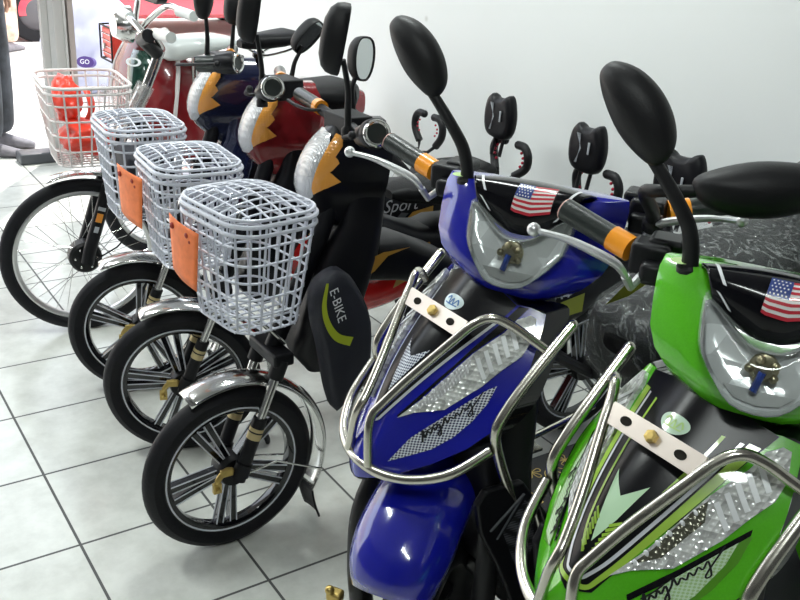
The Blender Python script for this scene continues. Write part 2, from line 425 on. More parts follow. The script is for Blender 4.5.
def make_scooter(name, loc, label, paint, style):
    OFF[0] = V((.43, 0, 0))
    root = thing(name, V(loc) + V((.43, 0, 0)), label, 'scooter', 'electric scooters')
    A = math.radians(32)
    HS = steer(A, .60)                        # handlebar and headlamp turned on the lock
    WS = steer(A, .45)
    blue = style == 'blue'
    # ---- front wheel
    mb = MB(); c = (.43, 0, .2)
    mb.lathe([(.118, -.036), (.135, -.042), (.165, -.045), (.188, -.036), (.198, -.018), (.2, 0), (.198, .018), (.188, .036), (.165, .045), (.135, .042), (.118, .036)], 56, c)
    w = mb.build('front_wheel', 'rubber', root, WS)
    mb = MB(); mb.lathe([(.120, -.036), (.112, -.03), (.104, -.01), (.104, .01), (.112, .03), (.120, .036)], 40, c)
    for k in range(5):
        a = 2 * PI * k / 5
        mb.tube([V(c) + V((math.cos(a) * .02, 0, math.sin(a) * .02)), V(c) + V((math.cos(a) * .11, 0, math.sin(a) * .11))], .016, 6)
    mb.lathe([(.0, -.05), (.035, -.05), (.04, 0), (.035, .05), (0, .05)], 20, c)
    mb.build('rim', 'black_part', w, WS)
    # ---- fork legs
    for s in (1, -1):
        mb = MB(); mb.tube(spline([(.395, .118 * s, .2), (.37, .120 * s, .34), (.38, .116 * s, .47), (.47, .08 * s, .60)], 6), lambda t: .023 - .004 * t, 12)
        f = mb.build('fork_leg', 'black_part', root, WS)
        if s > 0:
            mb = MB(); mb.box((.350, .155, .255), (.025, .03, .022)); mb.ball((.340, .162, .272), .009)
            mb.build('brake_caliper', 'gold', f, WS, bevel=.006)
    # ---- front mudguard
    mb = MB()
    def fend(u, v):                            # u across, v along
        th = math.radians(36 + 90 * v)
        R = .318 - .02 * max(0, (v - .5)) - .022 * max(0, (.14 - v) / .14) ** 2
        hw = (.086 - .022 * (1 - min(1, v / .25)) ** 2 - .010 * v)
        ph = (u - .5) * 2 * math.radians(100)
        return V((.435 - (R - .052 + .056 * math.cos(ph)) * math.cos(th), hw * math.sin(ph), .262 + (R - .052 + .056 * math.cos(ph)) * math.sin(th)))
    mb.grid(fend, 24, 32)
    mb.build('front_mudguard', paint, root, WS, solid=.004)
    # ---- apron
    mb = MB(); mb.patch(OUTLINE, FS, .012, 0, 0)
    ap = mb.build('apron', paint, root, auto=60)
    ap_edge = MB()
    o = resample(OUTLINE, 4)
    ap_edge.rings([[FS(y, z) + V((d, 0, 0)) for y, z in o] for d in (-.001, .012, .05)], cap=False)
    ap_edge.build('apron_edge', 'black_gloss', ap)
    def decal(name, polys, m, off=.0012, step=.012, label=None, parent=ap):
        for p in polys:
            q = MB(); q.patch(p, FS, step, -off)
            o = q.build(name, m, parent, auto=60, label=label)
        return o
    both = lambda p: [p, mir(p)]
    if blue:
        blk = [(0, .668), (-.012, .676), (-.045, .758), (-.078, .842), (-.084, .867), (-.05, .884), (0, .892), (.05, .884), (.084, .867), (.078, .842), (.045, .758), (.012, .676)]
        decal('centre_panel', [blk], 'panel_black')
        decal('lens_surround', both([(-.034, .690), (-.052, .735), (-.066, .775), (-.080, .832), (-.088, .866), (-.10, .866), (-.092, .83), (-.076, .795), (-.066, .762), (-.053, .724), (-.037, .687)]), 'black_gloss')
        l = MB()
        for s in (1, -1):
            strip(l, [(s * .010, .676), (s * .036, .738), (s * .062, .803), (s * .078, .845)], .0045, FS, -.002)
        strip(l, [(.010, .676), (0, .671), (-.010, .676)], .004, FS, -.002)
        l.build('pinstripe', 'silver_line', ap)
        decal('arrow_print', [[(.001, .716), (.013, .752), (.028, .786), (.0, .77), (-.024, .787), (-.012, .75)]], 'dots_blue', .002)
    else:
        blk = [(0, .652), (-.03, .662), (-.05, .715), (-.07, .765), (-.088, .83), (-.10, .866), (-.05, .884), (0, .892), (.05, .884), (.10, .866), (.088, .83), (.07, .765), (.05, .715), (.03, .662)]
        decal('centre_panel', [blk], 'panel_black')
        l = MB()
        for s in (1, -1): strip(l, [(s * .027, .672), (s * .042, .705), (s * .06, .755), (s * .076, .81), (s * .086, .852)], lambda t: .006 + .007 * t, FS, -.002)
        strip(l, [(.028, .673), (.018, .664), (-.018, .664), (-.028, .673)], .006, FS, -.002)
        for s in (1, -1): strip(l, [(s * .0045, .697), (s * .021, .724), (s * .037, .775), (s * .050, .828), (s * .054, .855)], .0042, FS, -.002)
        l.build('green_stripe', 'lime', ap)
        l = MB()
        for s in (1, -1): strip(l, [(s * .015, .676), (s * .030, .702), (s * .050, .757), (s * .066, .812), (s * .074, .852)], .0045, FS, -.002)
        strip(l, [(.016, .677), (.010, .6725), (-.010, .6725), (-.016, .677)], .004, FS, -.002)
        l.build('pinstripe', 'silver_line', ap)
        decal('arrow_print', [[(.001, .712), (.013, .748), (.027, .786), (.0, .768), (-.024, .788), (-.013, .745)]], 'pale_green', .002)
        l = MB()
        for s in (1, -1):
            for k in range(7):
                z = .703 + k * .0062
                strip(l, [(s * (.0045 + .0007 * k), z - .004), (s * (.0135 + .0012 * k), z + .004)], .0036, FS, -.002, 2)
        l.build('chevron_print', 'lime', ap)
    # badge
    el = [(.021 * math.cos(a) * math.cos(.1) , .851 + .010 * math.sin(a)) for a in [2 * PI * k / 24 for k in range(24)]]
    decal('badge', [el], 'badge' if blue else 'badge_green', .003)
    l = MB()
    strip(l, [(.014, .852), (.008, .856), (.004, .847), (0, .855), (-.004, .848), (-.009, .855), (-.014, .849)], .0022, FS, -.0038)
    strip(l, [(.013, .847), (-.013, .847)], .0014, FS, -.0038)
    l.build('badge_script', 'badge_ink' if blue else 'sticker_green', ap)
    # side logo panels
    if blue:
        decal('mesh_print', both(LOGO), 'dots_blue', .0015)
    else:
        decal('side_print', both([(-.07, .655), (-.09, .70), (-.127, .757), (-.136, .765), (-.138, .735), (-.130, .70), (-.118, .67), (-.095, .645)]), 'darkgreen', .0012)
        decal('mesh_print', both([(-.072, .655), (-.092, .70), (-.128, .756), (-.1285, .73), (-.119, .69), (-.10, .652)]), 'dots_green', .002)
        decal('side_band', both([(-.062, .672), (-.092, .712), (-.132, .772), (-.134, .765), (-.094, .701), (-.066, .665)]), 'black_gloss', .0016)
    for s in (-1, 1):
        l = MB()
        g = lambda y, z, s=s: (s * y, z)
        cur = [(0, -.3), (.09, 1.1), (.065, .1), (.14, .55), (.17, .1), (.23, .6), (.25, .15), (.33, .6), (.29, -.7), (.25, -.5), (.38, .3), (.44, .9), (.44, .1), (.51, .5), (.55, .1), (.61, .55), (.64, .1), (.72, .55), (.75, .15), (.84, .6), (.79, -.75), (.74, -.5), (1.06, 1.0)]
        strip(l, [g(.081 + a_ * .044 - b_ * .0085, .664 + a_ * .073 + b_ * .0075) for a_, b_ in cur], lambda t: .0024 - .0006 * t, FS, -.0028, 5)
        strip(l, [g(.076, .672), g(.084, .684), g(.088, .694)], .002, FS, -.0028)
        l.build('script', 'black_matte', ap)
    # position lamps beside the centre panel
    for s in (1, -1):
        q = MB(); P = LENS if s < 0 else mir(LENS)
        q.patch(P, FS, .008, -.006, -.001)
        ln = q.build('position_lamp', 'lamp', root, auto=50, label='clear ribbed lamp lens')
        q = MB(); q.patch(SMOKE if s < 0 else mir(SMOKE), FS, .012, -.0068)
        q.build('smoked_strip', 'smoke_lens', ln) if not blue else q.build('smoked_strip', 'clear_lens', ln)
        q = MB()
        for k in range(6):
            t = k / 5.; y, z = -.056 - .024 * t, .712 + .066 * t
            p = FS(y * (-s if s > 0 else 1), z) + V((-.008, 0, 0)); q.ball(p, .0042, 8, (.6, 1, 1))
        q.build('lamp_diode', 'white', ln)
        q = MB()
        for k in range(5):
            t = k / 4.
            y0, z0, y1, z1 = -.088 - .012 * t, .79 + .045 * t, -.112 - .012 * t, .765 + .045 * t
            strip(q, [((-s if s > 0 else 1) * y0, z0), ((-s if s > 0 else 1) * y1, z1)], .0045, FS, -.0085, 2)
        q.build('lens_rib', 'white', ln)
    # ---- leg shield behind the apron
    mb = MB(); rows = []
    for z, xf, hw, xb in ((.27, .60, .10, .66), (.31, .53, .14, .60), (.36, .49, .155, .57), (.44, .455, .155, .555), (.52, .435, .15, .55), (.58, .43, .13, .56), (.64, .43, .12, .57), (.70, .44, .115, .57), (.78, .475, .115, .58), (.85, .51, .09, .60), (.89, .54, .06, .60)):
        ring = []
        for k in range(24):
            a = 2 * PI * k / 24; ca, sa = math.cos(a), math.sin(a)
            px = math.copysign(abs(ca) ** .5, ca); py = math.copysign(abs(sa) ** .5, sa)
            lo, hi = xf + .10 * (0 if z > .8 else 1) * 0, xb
            ring.append(V(((lo + hi) / 2 - px * (hi - lo) / 2, py * hw, z)))
        rows.append(ring)
    mb.rings(rows)
    ls = mb.build('leg_shield', 'black_satin', root)
    for s in (1, -1):                          # side winglets with a mesh print
        mb = MB()
        pl = [(.385, .575), (.40, .60), (.47, .60), (.53, .52), (.545, .40), (.53, .30), (.50, .285), (.475, .36), (.44, .44), (.40, .515)]
        mb.prism(pl, lambda x, z: V((x, s * (.172 + (x - .40) * .12), z)), lambda x, z: V((x, s * (.158 + (x - .40) * .12), z)))
        wi = mb.build('winglet', 'black_satin', root, bevel=.004)
        mb = MB(); mb.patch([(.44, .51), (.475, .565), (.495, .55), (.505, .47), (.49, .40), (.47, .44)] , lambda x, z: V((x, s * (.1735 + (x - .40) * .12), z)), .02)
        mb.build('mesh_print', 'dots_dark', wi)
        mb = MB(); mb.tube([V((.415, s * .175, .52)), V((.472, s * .182, .578))], .0025, 6); mb.tube([V((.43, s * .177, .50)), V((.472, s * .182, .578))], .002, 6)
        mb.build('winglet_line', 'dark_grey', wi)
    # ---- floor board and mat
    mb = MB(); mb.box((.81, 0, .29), (.56, .38, .06)); fb = mb.build('floor_board', 'black_satin', root, bevel=.02)
    mb = MB(); mb.box((.815, 0, .324), (.53, .35, .008)); mt = mb.build('floor_mat', 'black_matte', root, bevel=.003)
    q = MB()
    fm = lambda x, y: V((x, y, .3292))
    random.seed(3)
    for cx, cy, r in ((.80, .13, .020), (.74, .055, .018), (.80, .03, .016), (.90, .13, .018)):
        for k in range(5):
            a = 2 * PI * k / 5
            strip(q, [(cx, cy), (cx + r * math.cos(a - .3), cy + r * math.sin(a - .3)), (cx + r * 1.2 * math.cos(a), cy + r * 1.2 * math.sin(a)), (cx + r * math.cos(a + .3), cy + r * math.sin(a + .3)), (cx, cy)], .002, fm, 0, 3)
    for R_ in (.028, .012):
        strip(q, [(.845 + R_ * math.cos(a), .095 + R_ * math.sin(a)) for a in [2 * PI * k / 14 for k in range(15)]], .002, fm, 0, 2)
    strip(q, [(.74, .07), (.77, .05), (.76, .075), (.79, .06)], .002, fm)
    if not blue:
        pass
    q.build('flower_print', 'gold', mt)
    mb = MB()
    mb.tube(spline([(.42, .205, .60), (.50, .205, .44), (.62, .205, .352), (.80, .205, .35), (1.05, .205, .39)], 6), .0075, 10)
    mb.tube(spline([(.42, -.205, .60), (.50, -.205, .44), (.62, -.205, .352), (.80, -.205, .35), (1.05, -.205, .39)], 6), .0075, 10) if not blue else None
    mb.box((.86, .196, .335), (.035, .03, .006))
    mb.build('foot_rail', 'steel', root)
    # ---- crash bar
    mb = MB()
    hoop = [(.40, .17, .675), (.345, .146, .636), (.303, .104, .613), (.277, .055, .604), (.268, 0, .602)]
    hoop = hoop + [(x, -y, z) for x, y, z in hoop[-2::-1]]
    mb.tube(spline(hoop, 10), .0088, 14)
    cb = mb.build('crash_bar', 'steel', root)
    for s in (1, -1):
        mb = MB()
        mb.tube(spline([(.535, s * .173, .862), (.47, s * .171, .795), (.425, s * .17, .743), (.406, s * .17, .706), (.417, s * .17, .66), (.45, s * .17, .585), (.50, s * .17, .49), (.56, s * .16, .37)], 8), .0092, 14)
        mb.ball((.535, s * .173, .862), .0092, 12)
        mb.build('side_bar', 'steel', cb)
        mb = MB()
        mb.tube(spline([(.497, s * .165, .822), (.478, s * .145, .838), (.455, s * .122, .857), (.432, s * .103, .866), (.410, s * .086, .852), (.385, s * .072, .824), (.33, s * .040, .757), (.292, s * .022, .710), (.278, s * .018, .693), (.270, s * .022, .665), (.268, s * .030, .607)], 8), .0078, 12)
        mb.build('upper_bar', 'steel', cb)
    mb = MB(); mb.box((.398, 0, .842), (.030, .152, .0035), Matrix.Rotation(math.radians(-50), 3, 'Y'))
    bp = mb.build('bracket_plate', 'plate', cb, smooth=False)
    mb = MB()
    Rp = Matrix.Rotation(math.radians(-50), 3, 'Y')
    for y in (.045, -.045):
        mb.rings([[V((.398, y, .842)) + Rp @ V((rr * math.cos(2 * PI * i / 14), rr * 1.5 * math.sin(2 * PI * i / 14), .0022)) for i in range(14)] for rr in (.0062, .001)])
    mb.build('bracket_hole', 'hole', bp)
    mb = MB(); mb.rings([[V((.398, 0, .842)) + Rp @ V((rr * math.cos(2 * PI * i / 6), rr * math.sin(2 * PI * i / 6), h)) for i in range(6)] for rr, h in ((.009, .002), (.009, .009), (.005, .010))])
    mb.build('bolt', 'gold', bp, smooth=False)
    # ---- headlamp unit (local frame before steering)
    def HX(y, z): return V((.447 + (z - .903) * .55 + 1.1 * y * y, y, z))
    HL = [(0, .902), (-.030, .907), (-.052, .925), (-.076, .953), (-.083, .975), (-.086, 1.012), (-.075, 1.012), (-.058, 1.0), (-.035, .983), (-.015, .974), (.015, .974), (.035, .983), (.058, 1.0), (.075, 1.012), (.086, 1.012), (.083, .975), (.076, .953), (.052, .925), (.030, .907)]
    HL = [(y * .965, .960 + (z - .957) * .945) for y, z in HL]
    mb = MB(); rows = []
    for z, xf, yh, ys, xr in ((.848, .535, .012, .025, .64), (.862, .500, .028, .055, .66), (.885, .470, .040, .088, .67), (.905, .462, .046, .110, .65), (.93, .470, .066, .134, .64), (.955, .482, .084, .146, .63), (.985, .498, .092, .150, .62), (1.006, .512, .095, .152, .62), (1.024, .522, .098, .152, .62), (1.037, .534, .10, .148, .61)):
        half = [(xf, 0), (xf, yh * .5), (xf + .002, yh), (xf + .012, yh + (ys - yh) * .45), (xf + .038, ys), (xr - .03, ys * .97), (xr, ys * .6), (xr, 0)]
        dip = lambda y: .045 * max(0, 1 - abs(y) / .098) if z > 1.03 else .028 * max(0, 1 - abs(y) / .098) if z > 1.02 else .012 * max(0, 1 - abs(y) / .098) if z > 1.0 else 0
        ring = [V((x, y, z - dip(y))) for x, y in half] + [V((x, -y, z - dip(y))) for x, y in half[-2:0:-1]]
        rows.append(ring)
    mb.rings(rows)
    hd = mb.build('headlamp_cowl', paint, root, HS, auto=50)
    # reflector bowl
    mb = MB(); o = resample(HL, 2); rows = []
    cc = V((0, .945))
    for q, d in ((1.0, -.004), (.97, .004), (.86, .012), (.66, .016), (.42, .018), (.2, .022), (.02, .022)):
        rows.append([HX(cc.x + (y - cc.x) * q, cc.y + (z - cc.y) * q) + V((-.016 + d * .8, 0, 0)) for y, z in o])
    mb.rings(rows, cap=False)
    hl = mb.build('headlamp', 'hl_bowl', root, HS, auto=25, label='clear headlamp with chrome reflector')
    mb = MB(); mb.patch([(-.042, .930), (-.026, .918), (0, .914), (.026, .918), (.042, .930)], lambda y, z: HX(y, z) + V((-.013, 0, 0)), .01)
    mb.build('lower_shelf', M['lamp_grey'], hl, HS)
    mb = MB(); mb.lathe([(0, -.012), (.010, -.012), (.013, -.004), (.018, .0), (.018, .006), (0, .006)], 16, (0, 0, 0), 'x')
    for v in mb.bm.verts: v.co += V((.462, .0, .955))
    for a in range(5):
        mb.ball((.455, .016 * math.cos(a * 1.25), .955 + .014 * math.sin(a * 1.25)), .006, 8)
    mb.build('bulb', 'bulb', hl, HS)
    mb = MB(); mb.tube([(.446, 0, .957), (.443, .004, .940), (.440, .006, .932)], .005, 8); mb.build('bulb_tip', 'bulb_blue', hl, HS)
    mb = MB(); rows = []
    for q, d in ((1.0, -.010), (1.0, -.020), (.96, -.026), (.75, -.030), (.4, -.032), (.02, -.032)):
        rows.append([HX(cc.x + (y - cc.x) * q, cc.y + (z - cc.y) * q) + V((d, 0, 0)) for y, z in o])
    mb.rings(rows, cap=False); mb.build('headlamp_glass', 'glass', hl, HS, auto=60)
    mb = MB(); rows = [[HX(cc.x + (y - cc.x) * q, cc.y + (z - cc.y) * q) + V((d, 0, 0)) for y, z in o] for q, d in ((1.035, .004), (1.035, -.018), (.985, -.024), (.95, -.022), (.95, -.006))]
    mb.rings(rows, cap=False); mb.build('lamp_rim', M['lamp_rim'], hl, HS)
    # ---- visor over the lamp, with flag
    def VS(y, t):
        ay = min(abs(y), .11)
        zl = .963 + .70 * max(0, ay - .012)
        zt = 1.070 - 1.5 * ay * ay
        zl = min(zl, zt - .004)
        P0, P1, P2, P3 = (.498 + 1.6 * ay * ay, zl), (.476 + 2.2 * ay * ay, zl + (zt - zl) * .75), (.515 + 1.2 * ay * ay, zt + .006), (.605, zt - .045)
        b = [(1 - t) ** 3, 3 * t * (1 - t) ** 2, 3 * t * t * (1 - t), t ** 3]
        return V((sum(b[i] * p[0] for i, p in enumerate((P0, P1, P2, P3))), y, sum(b[i] * p[1] for i, p in enumerate((P0, P1, P2, P3)))))
    mb = MB(); mb.grid(lambda u, v: VS((u - .5) * 2 * (.074 + .026 * min(1, v * 1.4)), v), 44, 28)
    vs = mb.build('visor', 'visor_black', root, HS, solid=.004)
    c0 = [(.014, .58), (-.048, .56), (-.044, .20), (.018, .24)]      # flag corners: (y,t): top canton, top fly, bottom fly, bottom hoist
    def FL(a, b):
        top = V(c0[0]) .lerp(V(c0[1]), a); bot = V(c0[3]).lerp(V(c0[2]), a); q = top.lerp(bot, b)
        return VS(q.x, q.y)
    def flagpart(nm, rects, m, off):
        q = MB()
        for a0, a1, b0, b1 in rects:
            q.patch([(a0, b0), (a1, b0), (a1, b1), (a0, b1)], FL, .1, off)
        return q.build(nm, m, vs, HS)
    sg = 1
    flagpart('flag_print', [(0, 1, 0, 1)], 'flag_white', -.0025 * sg)
    flagpart('flag_stripe', [(0, 1, (2 * k) / 13, (2 * k + 1) / 13) for k in range(7)], 'flag_red', -.0029 * sg)
    flagpart('flag_canton', [(0, .42, 0, 7 / 13)], 'flag_blue', -.0033 * sg)
    flagpart('flag_star', [(.04 + .075 * i + (.035 if j % 2 else 0), .04 + .075 * i + .03 + (.035 if j % 2 else 0), .05 + .1 * j, .05 + .1 * j + .045) for j in range(5) for i in range(5 - (j % 2))], 'flag_white', -.0037 * sg)
    q = MB()
    for s in (1, -1):
        strip(q, [(s * .080, .60), (s * .072, .42), (s * .064, .30)], .005, VS, -.004)
        strip(q, [(s * .070, .20), (s * .052, .10)], .005, VS, -.004)
    q.build('visor_stripe', 'white', vs, HS)
    # oval sticker on the cowl top by the mirror
    q = MB(); q.patch([(.548 + .013 * math.cos(2 * PI * k / 20), .126 + .013 * math.sin(2 * PI * k / 20)) for k in range(20)], lambda x, y: V((x, y, 1.0395)), .05)
    q.build('oval_sticker', 'sticker_green', hd, HS)
    # ---- handlebar, grips, levers
    for s in (1, -1):
        mb = MB(); mb.tube(spline([(.64, 0, .985), (.632, s * .10, 1.0), (.628, s * .19, 1.014)], 6), .016, 12)
        hb = mb.build('handlebar', 'black_matte', root, HS)
        ax0, ax1 = V((.628, s * .20, 1.014)), V((.675, s * .312, 1.040)); d = (ax1 - ax0)
        mb = MB(); mb.tube([ax0 + d * .28, ax0 + d * .30, ax0 + d * .6, ax0 + d * .97, ax1], lambda t: .0172, 18); mb.build('grip', 'grip', hb, HS, label='dark translucent rubber grip')
        mb = MB(); mb.tube([ax0 + d * .02, ax0 + d * .29], .0188, 18); mb.build('grip_ring', 'orange_ring', hb, HS, label='orange grip ring')
        mb = MB(); mb.tube([ax1 - d * .005, ax1 + d * .02], .0165, 18); mb.build('grip_cap', M['pink_cap'], hb, HS)
        mb = MB(); mb.box((.622, s * .172, 1.012), (.048, .055, .045)); mb.box((.60, s * .165, 1.0), (.05, .03, .03)); mb.box((.64, s * .155, 1.03), (.05, .05, .02))
        mb.build('switch_block', 'black_satin', hb, HS, bevel=.007)
        mb = MB()
        L = spline([(.548, s * .192, 1.003), (.538, s * .205, 1.021), (.532, s * .235, 1.034), (.527, s * .275, 1.046), (.524, s * .312, 1.050)], 8)
        mb.tube(L, lambda t: .0062 + .0032 * math.sin(PI * min(1, t * 1.2)), 10, flat=.7)
        mb.ball((.524, s * .318, 1.051), .0095, 14)
        mb.tube([(.548, s * .192, 1.003), (.560, s * .185, .985), (.60, s * .175, .995)], .0062, 8)
        mb.build('brake_lever', 'alu', hb, HS, label='silver brake lever')
    # ---- mirrors
    def build_mirror(path, fr, M4):
        mb = MB(); P = spline(path, 8)
        mb.tube(P, lambda t: .0115 - .0035 * t if t > .12 else .0165, 12)
        g = mirror_head(mb, fr)
        mo = mb.build('mirror', 'black_matte', root, M4, auto=50)
        mb = MB(); mb.bm.faces.new([mb.bm.verts.new(p) for p in g]); mb.build('mirror_glass', 'mirror_glass', mo, M4, smooth=False)
        # raised rib on the back
        return mo
    build_mirror([(.550, .114, 1.020), (.548, .115, 1.05), (.54, .122, 1.085), (.532, .140, 1.118), (.531, .163, 1.148), (.531, .186, 1.175)],
                 lambda y, z, h: V((.535 - h + .12 * (y - .21), y, z)), HS)
    if blue:    # near mirror turned down and out
        Mi = V((.650, -.368, 1.126))
        e1 = V((.78, -.60, .07)).normalized(); e2 = V((.02, .10, 1.0)).normalized(); e3 = e1.cross(e2)
        o_c = V((.21, 1.218)); th = math.atan2(1.16 - 1.268, .176 - .255)
        def fr(y, z, h):
            dy, dz = y - o_c.x, z - o_c.y
            a = dy * math.cos(-th) - dz * math.sin(-th); b = dy * math.sin(-th) + dz * math.cos(-th)
            return Mi + e1 * (-a * 1.36) + e2 * (b * 1.08) + e3 * h * 1.2
        build_mirror([(.66, -.19, 1.01), (.64, -.200, 1.04), (.58, -.23, 1.085), (.56, -.265, 1.10), (.575, -.30, 1.108), (.60, -.325, 1.112)], fr, None)
    else:
        build_mirror([(.550, -.114, 1.020), (.548, -.115, 1.05), (.54, -.122, 1.085), (.532, -.140, 1.118), (.531, -.163, 1.148), (.531, -.186, 1.175)],
                     lambda y, z, h: V((.535 - h + .12 * (y - .21), -y, z)), HS)
    # ---- rear body, seat, rear wheel
    mb = MB(); rows = []
    for x, hw, zb, zt in ((1.02, .11, .33, .62), (1.06, .135, .32, .66), (1.18, .15, .40, .68), (1.35, .155, .48, .72), (1.55, .13, .56, .76), (1.70, .07, .64, .76)):
        ring = []
        for k in range(20):
            a = 2 * PI * k / 20; ca, sa = math.cos(a), math.sin(a)
            ring.append(V((x, math.copysign(abs(ca) ** .55, ca) * hw, (zb + zt) / 2 + math.copysign(abs(sa) ** .55, sa) * (zt - zb) / 2)))
        rows.append(ring)
    mb.rings(rows); mb.build('rear_body', paint, root)
    mb = MB(); c = (1.38, 0, .2)
    mb.lathe([(.118, -.036), (.135, -.042), (.165, -.045), (.188, -.036), (.198, -.018), (.2, 0), (.198, .018), (.188, .036), (.165, .045), (.135, .042), (.118, .036)], 48, c)
    rw = mb.build('rear_wheel', 'rubber', root)
    mb = MB(); mb.lathe([(0, -.06), (.09, -.05), (.118, -.03), (.118, .03), (.09, .05), (0, .06)], 32, c); mb.build('rim', 'black_part', rw)
    def seat_rings(g=0.):
        rows = []
        for x, hw, zb, zt in ((.855, .04, .66, .70), (.87, .10, .60, .735), (.90, .125, .57, .75), (.95, .135, .575, .755), (1.0, .14, .60, .775), (1.04, .142, .63, .83), (1.10, .142, .66, .852), (1.30, .135, .70, .855), (1.52, .11, .72, .868), (1.58, .06, .75, .84)):
            ring = []
            for k in range(24):
                a = 2 * PI * k / 24; ca, sa = math.cos(a), math.sin(a)
                q = V((x, math.copysign(abs(ca) ** .6, ca) * (hw + g), (zb + zt) / 2 + math.copysign(abs(sa) ** .6, sa) * ((zt - zb) / 2 + g)))
                if g: q += V((0, 1, 1)) * .008 * noise.noise(q * 30)
                ring.append(q)
            rows.append(ring)
        return rows
    mb = MB(); mb.rings(seat_rings()); st = mb.build('seat', 'vinyl', root, auto=70)
    mb = MB(); mb.rings(seat_rings(.008)); mb.build('wrapping_film', 'film', st, auto=80, label='crinkled clear plastic film')
    mb = MB(); mb.patch([(0.868, .735), (.90, .785), (.94, .79), (.905, .755)], lambda x, z: V((x, .06 - .6 * (x - .868), z + .006)), .02); mb.build('painted_highlight', 'mustard', st) if blue else mb.bm.free()  # greenish highlight painted as a patch on the wrapped seat's front
    # passenger back rest: glossy round pad on posts
    mb = MB()
    prof = [(0, -.032), (.05, -.030), (.085, -.018), (.095, 0), (.085, .022), (.05, .034), (0, .036)]
    mb.lathe(prof, 36, (0, 0, 0), 'x')
    for v in mb.bm.verts: v.co = V((v.co.x, v.co.y * 1.6, v.co.z * 1.15)) + V((1.5, .0, .885))
    br = mb.build('backrest', M['black_blue'], root)
    mb = MB()
    for s in (1, -1): mb.tube([(1.53, s * .04, .74), (1.545, s * .04, .90)], .009, 8)
    mb.build('backrest_post', 'black_satin', br)
    return root

M['lamp_grey'] = mat('grey frosted lens', (.42, .43, .42), .3, metal=.2, coat=1.)
M['lamp_rim'] = film_mat('clear lamp rim', (.80, .86, .84), .28, .1, 0)
M['pink_cap'] = mat('pale pink cap', (.75, .45, .40), .4)
M['black_blue'] = mat('glossy blue black', (.006, .008, .014), .22, coat=1.)
YB = -2.0949
scooter_blue = make_scooter('scooter', (0, YB, 0), 'blue electric scooter with black nose panel and steel crash bar', 'blue', 'blue')
scooter_green = make_scooter('scooter', (.0224, YB - .4432, 0), 'lime green electric scooter, nearest to the camera, with steel crash bar', 'green', 'green')
#@@BIKES
# ================================================================== BASKET BIKES
def dq(o, *a): return o
def bike_mirror(root, path, centre, axis, back, size=(.075, .048), glass_in=False, M4=None):
    """mirror with a rounded oblong shell: axis = long direction, back = way the shell faces"""
    axis = V(axis).normalized(); back = (V(back) - axis * V(back).dot(axis)).normalized(); side = axis.cross(back)
    c = V(centre); mb = MB()
    mb.tube(spline(path, 8), lambda t: .0075 - .0025 * t if t > .15 else .013, 10)
    def ol(q, k):
        a = 2 * PI * k / 28; ca, sa = math.cos(a), math.sin(a)
        w = 1 - .18 * (ca < 0) * abs(ca)
        return axis * (math.copysign(abs(ca) ** .75, ca) * size[0] * q) + side * (math.copysign(abs(sa) ** .75, sa) * size[1] * q * w)
    rows = [[c + ol(q, k) + back * h for k in range(28)] for q, h in ((.90, -.004), (.94, -.009), (1.0, -.007), (1.0, .004), (.95, .016), (.8, .026), (.5, .033), (.03, .035))]
    mb.rings(rows)
    m = mb.build('mirror', 'black_matte', root, auto=50)
    mb = MB(); mb.bm.faces.new([mb.bm.verts.new(c + ol(.9, k) - back * .0050) for k in range(28)])
    mb.build('mirror_glass', 'mirror_glass', m, smooth=False)
    return m

def rounded_rect(w, d, r, n=6):
    out = []
    for cx, cy, a0 in ((w - r, d - r, 0), (-w + r, d - r, 90), (-w + r, -d + r, 180), (w - r, -d + r, 270)):
        for k in range(n + 1):
            a = math.radians(a0 + 90 * k / n); out.append((cx + r * math.cos(a), cy + r * math.sin(a)))
    return out

